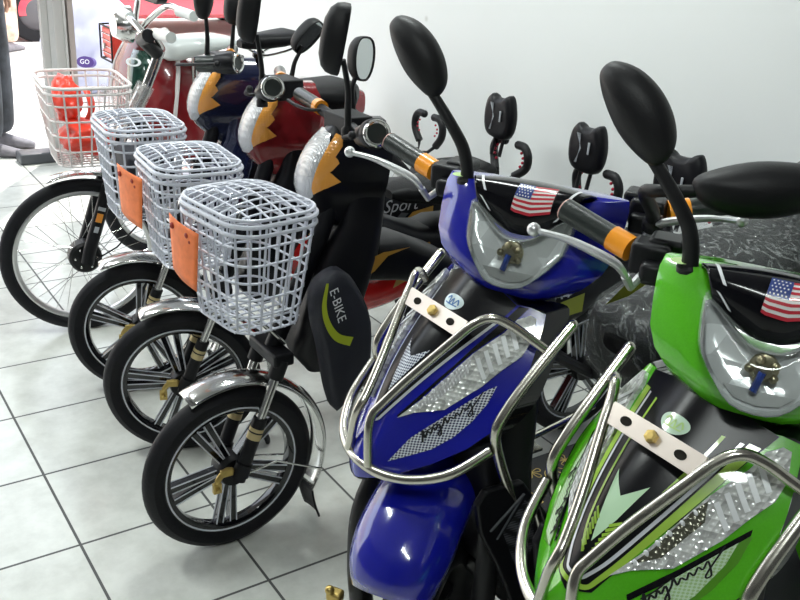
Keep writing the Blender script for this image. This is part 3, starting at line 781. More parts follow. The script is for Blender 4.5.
def make_basket(root, ctr, yaw, top=(.108, .133), bot=(.082, .100), zt=.845, zb=.60, mat_='wire', lid=True, tilt=0., nh=6, wr=.0030):
    Mb = Matrix.Translation(ctr) @ Matrix.Rotation(yaw, 4, 'Z') @ Matrix.Rotation(tilt, 4, 'Y')
    H = zt - zb
    def ring(t, r=None):
        w = bot[0] + (top[0] - bot[0]) * t; d = bot[1] + (top[1] - bot[1]) * t
        return [V((x, y, zb + H * t)) for x, y in rounded_rect(w, d, .062 - .012 * (1 - t))]
    mb = MB()
    mb.tube(ring(1.0), wr * 1.75, 8, True); mb.tube([p - V((0, 0, .016)) for p in ring(.985)], wr * 1.5, 8, True)
    for k in range(nh): mb.tube(ring((k + .0) / nh * .97), wr, 6, True)
    N = len(ring(1))
    T, B_ = ring(1), ring(0)
    # uprights evenly round the rim
    def along(R, s):
        L = [0]
        for i in range(len(R)): L.append(L[-1] + (R[(i + 1) % len(R)] - R[i]).length)
        d = s * L[-1]
        for i in range(len(R)):
            if d <= L[i + 1]: return R[i].lerp(R[(i + 1) % len(R)], (d - L[i]) / max(1e-9, L[i + 1] - L[i]))
        return R[0]
    for k in range(26):
        a, b = along(B_, k / 26), along(T, k / 26)
        mb.tube([a, a.lerp(b, .5), b], wr * .95, 6)
    for k in range(-3, 4):                     # floor wires
        y = k * bot[1] / 4.2
        mb.tube([V((-bot[0], y, zb)), V((bot[0], y, zb))], wr * .9, 6)
    for k in range(-2, 3):
        x = k * bot[0] / 3.2
        mb.tube([V((x, -bot[1], zb - .002)), V((x, bot[1], zb - .002))], wr * .9, 6)
    bk = mb.build('basket', mat_, root, Mb)
    if lid:
        mb = MB(); R2 = [V((x, y, zt + .012)) for x, y in rounded_rect(top[0] - .004, top[1] - .004, .06)]
        dome = lambda x, y: zt + .012 + .022 * max(0, (1 - (x / top[0]) ** 2)) * max(0, (1 - (y / top[1]) ** 2))
        mb.tube(R2, wr * 1.3, 8, True)
        for k in range(-4, 5):
            y = k * top[1] / 5.0; w = top[0] - .006 - max(0, abs(y) - (top[1] - .06)) * .55
            mb.tube([V((-w + 2 * w * i / 8, y, dome(-w + 2 * w * i / 8, y))) for i in range(9)], wr * .8, 6)
        for k in range(-2, 3):
            x = k * top[0] / 3.0; w = top[1] - .006 - max(0, abs(x) - (top[0] - .06)) * .55
            mb.tube([V((x, -w + 2 * w * i / 8, dome(x, -w + 2 * w * i / 8))) for i in range(9)], wr * .8, 6)
        mb.tube([V((-.06, -.03, zt + .035)), V((-.06, .03, zt + .035)), V((-.035, .03, zt + .037)), V((-.035, -.03, zt + .037))], wr, 6, True)
        mb.build('basket_lid', mat_, bk, Mb)
    return bk, Mb

def cast_wheel(root, c, R, M4, name, rim_m='black_gloss', tyre_w=.026, spin=0.):
    mb = MB()
    t = .046
    mb.lathe([(R - t, -.017), (R - t * .8, -.023), (R - t * .42, -tyre_w), (R - t * .15, -.018), (R - .002, -.008), (R, 0), (R - .002, .008), (R - t * .15, .018), (R - t * .42, tyre_w), (R - t * .8, .023), (R - t, .017)], 64, c)
    w = mb.build(name, 'rubber', root, M4)
    mb = MB()
    mb.lathe([(R - t + .002, -.018), (R - t - .004, -.018), (R - t - .016, -.012), (R - t - .018, 0), (R - t - .016, .012), (R - t - .004, .018), (R - t + .002, .018)], 64, c)
    ri = R - t - .014
    for k in range(5):                         # five split spokes
        a = 2 * PI * k / 5 + spin
        for s, wd in ((1, .011), (-1, .011)):
            u = V((math.cos(a), 0, math.sin(a))); n = V((-math.sin(a), 0, math.cos(a)))
            p0 = V(c) + u * .026 + n * s * .007; p1 = V(c) + u * ri + n * s * .017
            q = [(p0, .0075), (p0.lerp(p1, .5), .0062), (p1, .0085)]
            mb.rings([[p + n * hw + V((0, h, 0)) for hw, h in ((-e, -.010), (e, -.010), (e, .010), (-e, .010))] for p, e in q])
    rm = mb.build('rim', rim_m, w, M4, auto=35)
    mb = MB(); 
    for sd in (-1, 1):
        mb.torus(R - t - .003, .0021, V(c) + V((0, sd * .0185, 0)), 64, 6)
        for k in range(5):
            a = 2 * PI * k / 5 + spin; u = V((math.cos(a), 0, math.sin(a))); n = V((-math.sin(a), 0, math.cos(a)))
            for e0, e1 in ((.0145, .0255), (-.0145, -.0255), (.0015, .0095), (-.0015, -.0095)):
                a0 = V(c) + u * .035 + n * e0 + V((0, sd * .0108, 0)); a1 = V(c) + u * (ri - .004) + n * e1 + V((0, sd * .0112, 0))
                mb.tube([a0, a1], .0017, 5)
    mb.build('pinstripe', 'silver_line', rm, M4)
    mb = MB(); mb.lathe([(0, -.040), (.012, -.040), (.014, -.030), (.034, -.030), (.038, -.02), (.038, .02), (.034, .030), (0, .032)], 28, c)
    mb.build('hub', 'black_part', w, M4)
    mb = MB(); mb.lathe([(0, -.062), (.006, -.062), (.006, -.04)], 6, c); mb.lathe([(.0, -.055), (.011, -.055), (.011, -.047), (0, -.047)], 16, c)
    mb.build('axle_nut', 'chrome', w, M4, smooth=False)
    return w

def make_basket_bike(loc, steer_deg, label, paint, gold, cfg):
    OFF[0] = V((0, 0, 0))
    ox, oy = loc
    root = thing('electric_bicycle', (ox, oy, 0), label, 'electric bicycle', 'electric bicycles with wire baskets')
    R = cfg.get('R', .21)
    S = steer(math.radians(-steer_deg), .06)
    w = cast_wheel(root, (0, 0, R), R, S, 'front_wheel', spin=cfg.get('spin', -PI / 2))
    # fork
    for s in (-1, 1):
        ax, cr = V((0, s * .052, R)), V((.103, s * .052, .485)); d = cr - ax
        mb = MB(); mb.tube([ax - d * .02, ax + d * .12, ax + d * .52], .0165, 14); mb.tube([ax + d * .02, ax + d * .13], .020, 14)
        f = mb.build('fork_leg', 'black_satin', root, S)
        mb = MB(); mb.tube([ax + d * .5, ax + d * .90], .0112, 14); mb.build('stanchion', 'chrome', f, S)
        mb = MB(); mb.tube([ax + d * .345, ax + d * .44], .0172, 14); mb.build('brass_band', 'brass_band', f, S)
        mb = MB(); mb.tube([ax + d * .40, ax + d * .412], .0177, 14); mb.build('dark_band', 'black_matte', f, S)
        mb = MB(); mb.tube([ax + d * .86, ax + d * 1.02], .0185, 14); mb.build('fork_cap', 'black_matte', f, S)
    mb = MB(); mb.box((.105, 0, .492), (.05, .135, .03)); mb.build('fork_crown', 'black_satin', root, S, bevel=.006)
    cr = S @ V((.105, 0, .49))
    mb = MB(); mb.tube([cr, V((.22, 0, .74)), V((.275, 0, .90)), V((.285, 0, .99))], .021, 14); mb.build('steering_column', 'black_satin', root)
    # brake arm, gold
    mb = MB(); mb.tube(spline([(-.005, -.045, R + .012), (-.028, -.049, R + .026), (-.05, -.05, R + .008), (-.052, -.05, R - .018)], 6), .0075, 8)
    mb.box((-.030, -.051, R + .022), (.03, .010, .018)); mb.box((-.054, -.051, R - .012), (.020, .012, .026)); mb.tube([V((-.054, -.065, R - .012)), V((-.054, -.035, R - .012))], .0055, 8)
    mb.build('brake_arm', 'gold', root, S, bevel=.002, label='gold plated brake arm')
    # mudguard
    mb = MB()
    def mg(u, v):
        th = math.radians(118 - 148 * v); ph = (u - .5) * math.radians(150)
        rr = R + .012 + .020 * math.cos(ph); return V((.004 + rr * math.cos(th), .038 * math.sin(ph) / math.sin(math.radians(75)), R + rr * math.sin(th)))
    mb.grid(mg, 12, 36); g = mb.build('mudguard', 'chrome', root, S, solid=.002)
    mb = MB(); mb.grid(lambda u, v: mg(.30 + .4 * u, .52 + .47 * v) * 1.0 + (mg(.5, .52 + .47 * v) - V((.004, 0, R))).normalized() * .0035, 6, 20); mb.build('mudguard_stripe', 'black_matte', g, S)
    mb = MB(); mb.tube([(.0, -.046, R - .002), (.10, -.046, R + .01), (R + .016, -.040, R - .055)], .0028, 6); mb.tube([(.0, .046, R), (R + .016, .040, R - .055)], .0028, 6); mb.build('mudguard_stay', 'chrome', g, S)
    mb = MB(); mb.grid(lambda u, v: mg(u, 1.0) + V((.01 * v + .012 * v * v, 0, -.085 * v)), 8, 5); mb.build('mud_flap', 'rubber', g, S, solid=.003)
    # basket bracket and basket
    mb = MB()
    for s in (-1, 1):
        mb.tube([V((.12, s * .035, .52)), V((.06, s * .05, .585)), V((-.02, s * .05, .592))], .005, 8)
    mb.build('basket_bracket', 'chrome', root, S)
    bc = cfg.get('basket', (.045, -.01, 0))
    bk, Mb = make_basket(root, bc, math.radians(cfg.get('byaw', 8)))
    # cowl with lamp
    MC = steer(math.radians(-16), .30)
    SECT = [(.765, .262, .020, .34), (.795, .220, .030, .345), (.825, .190, .038, .35), (.86, .176, .052, .365), (.90, .182, .056, .37), (.94, .200, .055, .375), (.975, .228, .048, .375), (1.0, .256, .032, .365), (1.008, .28, .022, .365)]
    sp = [spline([V((a[0], a[i], 0)) for a in SECT], 6) for i in (1, 2, 3)]
    def CW(s, z):
        xf, hw, xb = [interp(z, [p.x for p in q], [p.y for p in q]) for q in sp]
        xm = xf + .055
        if abs(s) <= .5:
            ph = s * PI; ca, sa = math.cos(ph), math.sin(ph)
            return V((xm - (xm - xf) * abs(ca) ** .7, hw * math.copysign(abs(sa) ** .7, sa), z))
        return V((xm + (abs(s) - .5) * 2 * (xb - xm), math.copysign(hw, s), z))
    mb = MB(); rows = []
    zs = [.765 + (1.008 - .765) * k / 26 for k in range(27)]
    for z in zs:
        rows.append([CW(-1 + 2 * k / 40, z) for k in range(41)])
    mb.rings(rows, cap=True); cw = mb.build('front_cowl', paint, root, MC, auto=60)
    mb = MB()
    LP = [(-.36, .850), (-.26, .838), (0, .834), (.26, .838), (.36, .850), (.39, .90), (.36, .955), (.22, .980), (0, .985), (-.22, .980), (-.36, .955), (-.39, .90)]
    mb.patch(LP, CW, .05 if False else .02, -.004, .0); mb.build('lamp_lens', 'clear_lens', cw, MC, auto=60, label='clear front lamp lens')
    for s in (-1, 1):
        mb = MB(); pl = [(-.37, .856), (-.46, .866), (-.60, .884), (-.49, .905), (-.53, .925), (-.48, .938), (-.48, .960), (-.42, .978), (-.30, .982), (-.34, .94), (-.345, .87)]
        if s > 0: pl = [(-a, b) for a, b in reversed(pl)]
        mb.patch(pl, CW, .02, -.0055); mb.build('turn_signal', 'indicator', cw, MC, auto=60, label='orange turn signal lens')
    # neck apron
    mb = MB(); rows = []
    for z, x0, x1, hw in ((.42, .20, .26, .05), (.47, .16, .30, .07), (.56, .18, .32, .075), (.70, .225, .36, .066), (.78, .27, .37, .052), (.90, .30, .375, .040), (.98, .31, .37, .034)):
        rows.append([V(((x0 + x1) / 2 + math.copysign(abs(math.cos(a)) ** .5, math.cos(a)) * (x1 - x0) / 2, math.copysign(abs(math.sin(a)) ** .5, math.sin(a)) * hw, z)) for a in [2 * PI * k / 24 for k in range(24)]])
    mb.rings(rows); mb.build('neck_apron', cfg.get('neck', 'black_satin'), root, MC)
    # handlebar, turned to the right
    hb0 = V((.285, 0, .995))
    nb, fb = V(cfg['near']), V(cfg['far'])
    mb = MB(); mb.tube(spline([nb, nb.lerp(hb0, .45) + V((0, 0, -.006)), hb0, fb.lerp(hb0, .45) + V((0, 0, -.004)), fb], 6), .0125, 12)
    mb.box(hb0, (.07, .09, .05))
    hb = mb.build('handlebar', 'black_matte', root, bevel=.008)
    for e, q in ((nb, hb0), (fb, hb0)):
        far = e is fb; d = ((e - q) if far else (V(cfg['ring']) - e)).normalized()
        gl = .10 if far else (V(cfg['ring']) - e).length
        mb = MB(); mb.tube([e - d * .02, e + d * .02, e + d * gl], .0168 if far else .022, 14); g = mb.build('grip', 'grip', hb)
        if far: mb = MB(); mb.tube([e - d * .042, e - d * .02], .0178, 14); mb.build('grip_ring', 'orange_ring', g)
        mb = MB(); s = V((-.05, 0, 0)); mb.tube(spline([e - d * .06, e - d * .05 + s * .7, e + d * .02 + s, e + d * .09 + s * 1.1], 6), .0055, 8, flat=.7); mb.ball(e + d * .095 + s * 1.1, .008, 10)
        if far:
            mb.bm.free(); mb = MB(); mb.tube(spline([e - d * .06, e - d * .05 + s * .7, e + s, e + d * .05 + s], 6), .0055, 8, flat=.7)
        mb.build('brake_lever', 'black_matte', hb)
    # wide collar with a bright ring at the end of the left grip
    rl = V(cfg['ring']); fw = (rl - nb).normalized()
    Mr = Matrix.Translation(rl) @ fw.to_track_quat('Z', 'Y').to_matrix().to_4x4()
    mb = MB(); mb.lathe([(0, -.06), (.024, -.06), (.028, -.03), (.0285, -.004), (.026, 0)], 24, (0, 0, 0), 'z'); lm = mb.build('grip_collar', 'black_satin', hb, Mr)
    mb = MB(); mb.torus(.0215, .0042, (0, 0, .001), 28, 8, axis='z'); mb.lathe([(0, -.004), (.019, -.004)], 24, (0, 0, 0), 'z'); mb.build('collar_ring', 'chrome', hb, Mr)
    mb = MB(); mb.lathe([(0, -.002), (.0185, -.002)], 24, (0, 0, 0), 'z'); mb.build('collar_face', 'hole', hb, Mr)
    # mirrors
    for k, (st, mid, cen, axis, back, size) in enumerate(cfg['mirrors']):
        bike_mirror(root, [st, V(st).lerp(V(mid), .5), mid, V(mid).lerp(V(cen), .6)], cen, axis, back, size)
    # frame: step-through beam, battery body, tail
    mb = MB(); mb.tube(spline([(.30, 0, .58), (.40, 0, .46), (.50, 0, .40), (.62, 0, .40), (.78, 0, .46)] if cfg.get('beam') else [(.26, 0, .56), (.34, 0, .40), (.48, 0, .30), (.68, 0, .30), (.80, 0, .42)], 8), (lambda t: .066) if cfg.get('beam') else (lambda t: .034), 18)
    fr = mb.build('frame', cfg.get('frame', 'black_satin'), root)
    mb = MB(); rows = []
    for x, zb, zt, hw in (((.30, .58, .62, .03), (.36, .55, .66, .06), (.48, .52, .655, .075), (.60, .50, .62, .08), (.70, .48, .58, .085), (.78, .46, .57, .09)) if cfg.get('beam') else ((.25, .66, .69, .03), (.31, .635, .733, .055), (.42, .62, .733, .070), (.54, .58, .68, .08), (.66, .52, .61, .085), (.78, .46, .575, .09))):
        rows.append([V((x, math.copysign(abs(math.cos(a)) ** .6, math.cos(a)) * hw, (zb + zt) / 2 + math.copysign(abs(math.sin(a)) ** .6, math.sin(a)) * (zt - zb) / 2)) for a in [2 * PI * k / 20 for k in range(20)]])
    mb.rings(rows); bt = mb.build('battery_case', cfg.get('case', 'body_black'), root)
    if gold:
        mb = MB(); mb.patch(([(.33, .615), (.37, .645), (.44, .650), (.50, .645), (.43, .630), (.39, .60), (.36, .585)] if cfg.get('beam') or 'SPORT' != cfg.get('word') else [(.265, .660), (.30, .695), (.35, .715), (.42, .718), (.36, .705), (.33, .67), (.29, .645)]), lambda x, z: V((x, -.0745 - .06 * max(0, x - .40) + .22 * max(0, .36 - x), z)), .02); mb.build('swoosh_print', gold, bt)
        mb = MB(); mb.patch([(.66, .545), (.72, .545), (.74, .50), (.70, .455), (.60, .42), (.62, .47)], lambda x, z: V((x, -.092, z)), .02); mb.build('side_print', gold, bt)
    mb = MB(); rows = []
    for x, zb, zt, hw in ((.72, .36, .57, .08), (.80, .36, .585, .098), (.95, .40, .575, .105), (1.10, .46, .575, .10), (1.22, .51, .585, .08), (1.32, .55, .59, .04)):
        rows.append([V((x, math.copysign(abs(math.cos(a)) ** .5, math.cos(a)) * hw, (zb + zt) / 2 + math.copysign(abs(math.sin(a)) ** .5, math.sin(a)) * (zt - zb) / 2)) for a in [2 * PI * k / 20 for k in range(20)]])
    mb.rings(rows); sd = mb.build('tail_body', 'body_black', root)
    py = lambda x, z: V((x, -.1065, z))
    mb = MB(); add_text(mb, cfg.get('word', 'Sport'), .062, lambda a, b: py(.850 + a, .528 + b), .3); mb.build('lettering', 'grey_print', sd, smooth=False)
    mb = MB(); mb.patch([(.845, .448), (.90, .500), (.985, .512), (.985, .458)], py, .05); mb.build('side_print', cfg.get('panel', 'goldprint'), sd)
    mb = MB(); mb.patch([(.80, .448), (.83, .446), (.885, .498), (.855, .504)], py, .05); mb.build('grey_flash', 'dark_grey', sd)
    # seats
    mb = MB(); rows = []
    for x, hw, zb, zt in ((.62, .03, .665, .69), (.66, .055, .65, .705), (.76, .09, .64, .71), (.86, .115, .63, .715), (.93, .11, .63, .72), (.97, .06, .65, .71)):
        rows.append([V((x, math.copysign(abs(math.cos(a)) ** .7, math.cos(a)) * hw, (zb + zt) / 2 + math.copysign(abs(math.sin(a)) ** .7, math.sin(a)) * (zt - zb) / 2)) for a in [2 * PI * k / 20 for k in range(20)]])
    mb.rings(rows); dz = cfg.get('seat_dz', 0)
    for v in mb.bm.verts: v.co += V((cfg.get('seat_dx', 0), 0, dz))
    st = mb.build('seat', 'vinyl', root)
    mb = MB(); mb.tube([V((.86, 0, .55)), V((.86 + cfg.get('seat_dx', 0), 0, .66 + dz))], .015, 10); mb.build('seat_post', 'chrome', root)
    mb = MB(); rows = []
    for x, hw, zb, zt in ((.99, .06, .565, .59), (1.03, .10, .555, .615), (1.15, .105, .565, .62), (1.26, .09, .575, .62), (1.30, .05, .585, .60)):
        rows.append([V((x, math.copysign(abs(math.cos(a)) ** .6, math.cos(a)) * hw, (zb + zt) / 2 + math.copysign(abs(math.sin(a)) ** .6, math.sin(a)) * (zt - zb) / 2)) for a in [2 * PI * k / 20 for k in range(20)]])
    mb.rings(rows); mb.build('passenger_seat', 'vinyl', root)
    # back rest and arm rests
    if cfg.get('backrest', True):
        bx, by, bz = cfg.get('br', (1.36, -.05, .775))
        mb = MB(); o = resample([(-.064, .050), (-.050, .076), (-.034, .074), (-.018, .064), (.020, .061), (.036, .070), (.050, .070), (.066, .048), (.074, .0), (.066, -.052), (.036, -.078), (-.036, -.078), (-.066, -.052), (-.074, 0)], 3)
        qs = cfg.get('brs', 1.0); o = [(y * qs, z * qs) for y, z in o]
        mb.rings([[V((bx + d, by + y * q, bz + z * q)) for y, z in o] for q, d in ((.72, -.026), (.92, -.021), (1.0, -.008), (1.0, .006), (.93, .014), (.75, .018))])
        br = mb.build('backrest', 'black_satin', root, auto=50)
        mb = MB()
        for s in (1, -1): mb.tube([V((bx + .005, by + s * .022, bz - .06)), V((bx - .01, by + s * .022, bz - .14))], .0065, 8)
        mb.build('backrest_post', 'black_matte', br)
        mb = MB()
        for k in range(5): mb.tube([V((bx - .0305, by + .030 - k * .004, bz + .045)), V((bx - .032, by + .016 - k * .0045 + .006 * (k - 2), bz - .0)), V((bx - .0305, by + .026 - k * .002, bz - .048))], .0009, 4)
        mb.build('seam', 'grey_print', br)
        mb = MB(); mb.box((bx - .031, by - .028, bz + .005), (.004, .008, .038)); mb.build('reflector', 'grey_print', br, bevel=.002)
    ax, ay, az = cfg.get('arm', (1.38, -.08, .645))
    for s in (1, -1):
        mb = MB()
        pts = [(ax - .02, ay + s * .05, az - .062), (ax, ay + s * .085, az - .028), (ax, ay + s * .092, az + .012), (ax, ay + s * .072, az + .042), (ax, ay + s * .036, az + .045)]
        mb.tube(spline(pts, 6), .0150, 10); mb.ball(pts[-1], .0150, 10); mb.tube([V((ax - .06, ay + s * .03, az - .085)), V(pts[0])], .008, 8)
        am = mb.build('arm_rest', 'black_matte', root)
        mb = MB()
        for k in range(4):
            a = .5 + k * .5; mb.ball((ax - .008, ay + s * (.080 - .010 * abs(k - 1.5)), az - .024 + k * .016), .0055, 6)
        mb.build('arm_rest_rib', 'red_mark', am)
    # rear wheel
    cast_wheel(root, (1.12, 0, R), R, None, 'rear_wheel', spin=.5)
    mb = MB(); mb.tube([V((.80, -.055, .40)), V((1.12, -.058, R))], .016, 8); mb.tube([V((.80, .055, .40)), V((1.12, .058, R))], .016, 8); mb.build('swing_arm', 'black_part', root)
    mb = MB()
    for s in (-1, 1): mb.tube([V((1.12, s * .07, R)), V((1.08, s * .07, .47))], lambda t: .016, 10)
    mb.build('shock_absorber', 'black_part', root)
    mb = MB(); mb.tube(spline([(.74, -.06, .34), (.72, -.10, .20), (.70, -.15, .012)], 5), .009, 8); mb.build('kick_stand', 'chrome', root)
    return root, bk, Mb, bc

# positions worked out along each bike: (front wheel contact) and per-bike bar details
b1 = make_basket_bike((.315, -1.473), 0, 'black electric bicycle with lidded wire basket, right beside the blue scooter', 'cowl_black', 'goldprint',
    dict(near=(.19, -.225, 1.03), far=(.31, .195, 1.0), ring=(.164, -.30, 1.053), brs=1.18, neck='black_satin', word='SPORT', panel='mustard',
         mirrors=[((.155, -.215, 1.03), (.145, -.225, 1.12), (.118, -.235, 1.212), (.18, 0, 1), (-1, .5, .1), (.064, .030)),
                  ((.37, .12, .985), (.365, .12, 1.05), (.392, .122, 1.112), (.12, .10, 1), (-.20, .95, .1), (.050, .032))], br=(1.365, -.052, .765), arm=(1.385, -.10, .655), byaw=8, spin=-PI / 2 - .1))
b2 = make_basket_bike((.372, -1.055), 20, 'red electric bicycle with lidded wire basket, between the navy and the black bicycles', 'red', 'goldprint',
    dict(near=(.135, -.205, 1.03), far=(.36, .16, .99), ring=(.110, -.29, 1.056), neck='cowl_black', frame='bright_red', beam=True,
         mirrors=[((.122, -.215, 1.0), (.12, -.215, 1.09), (.10, -.215, 1.205), (.12, -.05, 1), (-1, .3, .1), (.066, .032)),
                  ((.385, .155, .97), (.40, .155, 1.03), (.438, .155, 1.095), (.62, -.20, .75), (-.25, .95, .3), (.054, .030))], br=(1.308, -.10, .776), arm=(1.32, -.145, .665), byaw=-4, spin=-PI / 2 + .85, basket=(.025, -.005, -.015)))
b3 = make_basket_bike((.387, -.672), 18, 'dark navy electric bicycle, next to the large wire-spoked wheel', 'navy', 'goldprint',
    dict(near=(.135, -.21, 1.03), far=(.375, .17, .99), ring=(.188, -.29, 1.043), neck='navy', seat_dx=-.27, seat_dz=.215,
         mirrors=[((.143, -.20, 1.03), (.145, -.20, 1.10), (.138, -.20, 1.205), (.05, -.05, 1), (-.6, -.9, .1), (.066, .026)),
                  ((.377, .17, .985), (.385, .17, 1.07), (.392, .17, 1.125), (.12, .05, 1), (-1, .2, .1), (.052, .034))], br=(1.293, -.05, .785), arm=(1.31, -.10, .655), byaw=-4, spin=-PI / 2 + .5, basket=(.02, .0, -.01)))

# cards hung on three baskets
for (rt, bk, Mb, bc), lab, (px, py, pz), tilt in (
        (b1, 'orange card on the basket of the nearest black bicycle', (-.118, .055, .755), -.18),
        (b2, 'orange card on the middle basket, in front of the red bicycle', (-.132, .035, .765), -.15),):
    OFF[0] = V((0, 0, 0))
    loc = rt.location.to_3d() if hasattr(rt.location, 'to_3d') else rt.location
    T = Matrix.Translation(rt.location) @ Mb @ Matrix.Translation((px, py, pz)) @ Matrix.Rotation(.26 if rt is b2[0] else 0., 4, 'Z')
    mb = MB(); mb.grid(lambda u, v: V((-.004 - .006 * math.sin(u * PI) - .012 * v * (u - .4), (.5 - u) * .118, .062 - v * .125 - .012 * u)), 8, 8)
    base = T @ V((0, 0, 0)); OFF[0] = base
    c = mb.build('price_card', 'orange_tag', None, T, solid=.001); c.location = base
    tag(c, lab, 'card', 'orange cards on the baskets')
    mb = MB()
    for u, z, r in ((.040, .040, .007), (-.020, .036, .0065), (-.030, .024, .004)): mb.ball((-.0085, u, z), r, 8, (.7, 1, 1))
    d = mb.build('ink_mark', 'tag_ink', None, T); d.parent = c
# ---- soft pouch with yellow green swoosh on the nearest bicycle
OFF[0] = V((.22, -.10, .54)); base = V((.315, -1.473, 0)) + OFF[0]
BAG = resample([(.170, .700), (.215, .71), (.255, .66), (.289, .58), (.292, .46), (.268, .40), (.235, .392), (.212, .364), (.189, .428), (.168, .53), (.150, .60), (.146, .667)], 3)
mb = MB(); cx = .218; cz = .56
mb.rings([[V((cx + (x - cx) * q, y, cz + (z - cz) * q)) for x, z in BAG] for q, y in ((.80, -.138), (.93, -.134), (1.0, -.122), (1.0, -.090), (.93, -.083))])
bag = mb.build('storage_pouch', 'dark_bag', None, auto=60); bag.location = base
tag(bag, 'black pouch with yellow green swoosh hung on the nearest black bicycle', 'bag')
fy = lambda x, z: V((x, -.1388 + .018 * max(0, abs((x - cx) / .07) - .80) + .012 * max(0, abs((z - cz) / .15) - .8), z))
mb = MB(); strip(mb, [(.166, .695), (.160, .645), (.170, .60), (.195, .563), (.232, .545)], lambda t: .006 + .016 * t, fy, .001); o = mb.build('swoosh_print', 'limeprint', None); o.parent = bag
mb = MB()
e1 = V((.30, 0, -.95)).normalized(); e2 = V((.95, 0, .30)).normalized()
add_text(mb, 'E-BIKE', .031, lambda a, b: V((.192, -.1405, .640)) + e1 * a + e2 * b, .0); o = mb.build('lettering', 'white', None, smooth=False); o.parent = bag
OFF[0] = V((0, 0, 0))
#@@REST
# ================================================================== WIRE-SPOKED BIKE
M['hub_grey'] = mat('grey hub cap', (.10, .10, .11), .4, metal=.5)
M['box_red'] = mat('light red case', (.78, .07, .05), .35)
M['rim_silver'] = mat('silver rim', (.66, .66, .66), .3, metal=.7)
M['orange_sticker'] = mat('orange sticker', (.8, .30, .04), .4)
def make_wire_bike(loc):
    OFF[0] = V((0, 0, 0)); ox, oy = loc
    root = thing('electric_bicycle', (ox, oy, 0), 'electric bicycle with large wire-spoked front wheel and hub motor', 'electric bicycle', 'electric bicycles with wire baskets')
    S = steer(math.radians(-8), .05)
    def wire_wheel(x, R, M4, nm, motor):
        c = V((x, 0, R)); mb = MB()
        mb.torus(R - .022, .0225, c, 72, 12, 1.0); w = mb.build(nm, 'rubber', root, M4)
        mb = MB(); mb.lathe([(R - .040, -.012), (R - .046, -.014), (R - .056, -.008), (R - .058, 0), (R - .056, .008), (R - .046, .014), (R - .040, .012)], 64, c); rm = mb.build('rim', 'rim_silver', w, M4)
        for k in range(36):
            a = 2 * PI * k / 36; s = 1 if k % 2 else -1; b = a + (.5 if (k // 2) % 2 else -.5)
            if k % 2 == 0 or True:
                q = MB() if k == 0 else q
                q.tube([c + V((math.cos(b) * .048, s * .018, math.sin(b) * .048)), c + V((math.cos(a) * (R - .056), 0, math.sin(a) * (R - .056)))], .0011, 4)
        q.build('spokes', 'chrome', w, M4)
        mb = MB(); mb.lathe([(0, -.040), (.015, -.040), (.02, -.034), (.046, -.032), (.054, -.024), (.056, 0), (.054, .024), (.046, .032), (.02, .034), (0, .040)] if motor else [(0, -.03), (.02, -.03), (.025, 0), (.02, .03), (0, .03)], 32, c)
        h = mb.build('hub_motor', 'black_part', w, M4)
        mb = MB()
        for k in range(6):
            a = PI * k / 3; mb.ball(c + V((math.cos(a) * .035, -.034, math.sin(a) * .035)), .0045, 8)
        mb.ball(c + V((0, -.048, 0)), .010, 10); mb.build('hub_bolt', 'chrome', h, M4)
        return w
    wire_wheel(0, .271, S, 'front_wheel', True)
    for s in (-1, 1):
        mb = MB(); mb.tube([V((0, s * .055, .262)), V((.012, s * .055, .31)), V((.085, s * .055, .53))], .0215, 14); f = mb.build('fork_leg', 'black_satin', root, S)
        mb = MB(); mb.tube([V((.080, s * .055, .515)), V((.11, s * .055, .60))], .014, 12); mb.build('stanchion', 'black_gloss', f, S)
        if s < 0:
            mb = MB(); mb.box((.046, -.0772, .425), (.020, .003, .030), Matrix.Rotation(.32, 3, 'Y')); mb.build('fork_sticker', 'orange_sticker', f, S)
            mb = MB(); mb.box((.056, -.0772, .455), (.024, .003, .012), Matrix.Rotation(.32, 3, 'Y')); mb.box((.034, -.0772, .385), (.014, .003, .02), Matrix.Rotation(.32, 3, 'Y')); mb.build('fork_print', 'grey_print', f, S)
    mb = MB(); mb.box((.112, 0, .605), (.05, .14, .03)); mb.tube([V((.112, 0, .60)), V((.155, 0, .70))], .022, 12); mb.build('fork_crown', 'black_satin', root, S, bevel=.006)
    mb = MB(); mb.tube([V((.15, 0, .68)), V((.236, 0, .83))], .024, 14); mb.tube([V((.236, 0, .82)), V((.293, 0, .95))], .017, 14); mb.build('steerer_tube', 'chrome', root)
    mb = MB(); mb.tube([V((.165, 0, .71)), V((.225, 0, .815)), V((.24, 0, .84))], .031, 10); mb.build('wrapping_film', 'film_soft', root)
    mb = MB()
    mb.grid(lambda u, v: V((.004 + (.285 + .012 * math.cos((u - .5) * 2.4)) * math.cos(math.radians(112 - 122 * v)), .032 * math.sin((u - .5) * 2.4), .271 + (.285 + .012 * math.cos((u - .5) * 2.4)) * math.sin(math.radians(112 - 122 * v)))), 10, 30)
    mb.build('mudguard', 'chrome', root, S, solid=.002)
    mb = MB(); mb.tube([V((.003, -.062, .262)), V((.10, -.055, .31)), V((.282, -.035, .48))], .003, 6); mb.build('mudguard_stay', 'black_matte', root, S)
    # bar
    mb = MB(); mb.tube(spline([(.215, -.245, 1.035), (.22, -.15, 1.03), (.285, -.04, .965), (.293, 0, .955), (.285, .04, .965), (.26, .15, 1.02), (.265, .24, 1.03)], 8), .011, 10); hb = mb.build('handlebar', 'chrome', root)
    for s in (-1, 1):
        mb = MB(); mb.tube([V((.215 if s < 0 else .265, s * .20, 1.03)), V((.215 if s < 0 else .27, s * .31, 1.035))], .017, 12)
        g = mb.build('grip', 'seat_white', hb, label='white grip')
    mb = MB(); mb.tube([V((.20, -.16, 1.02)), V((.20, -.10, 1.0)), V((.26, -.06, .95))], .022, 10); mb.build('switch_block', 'black_satin', hb)
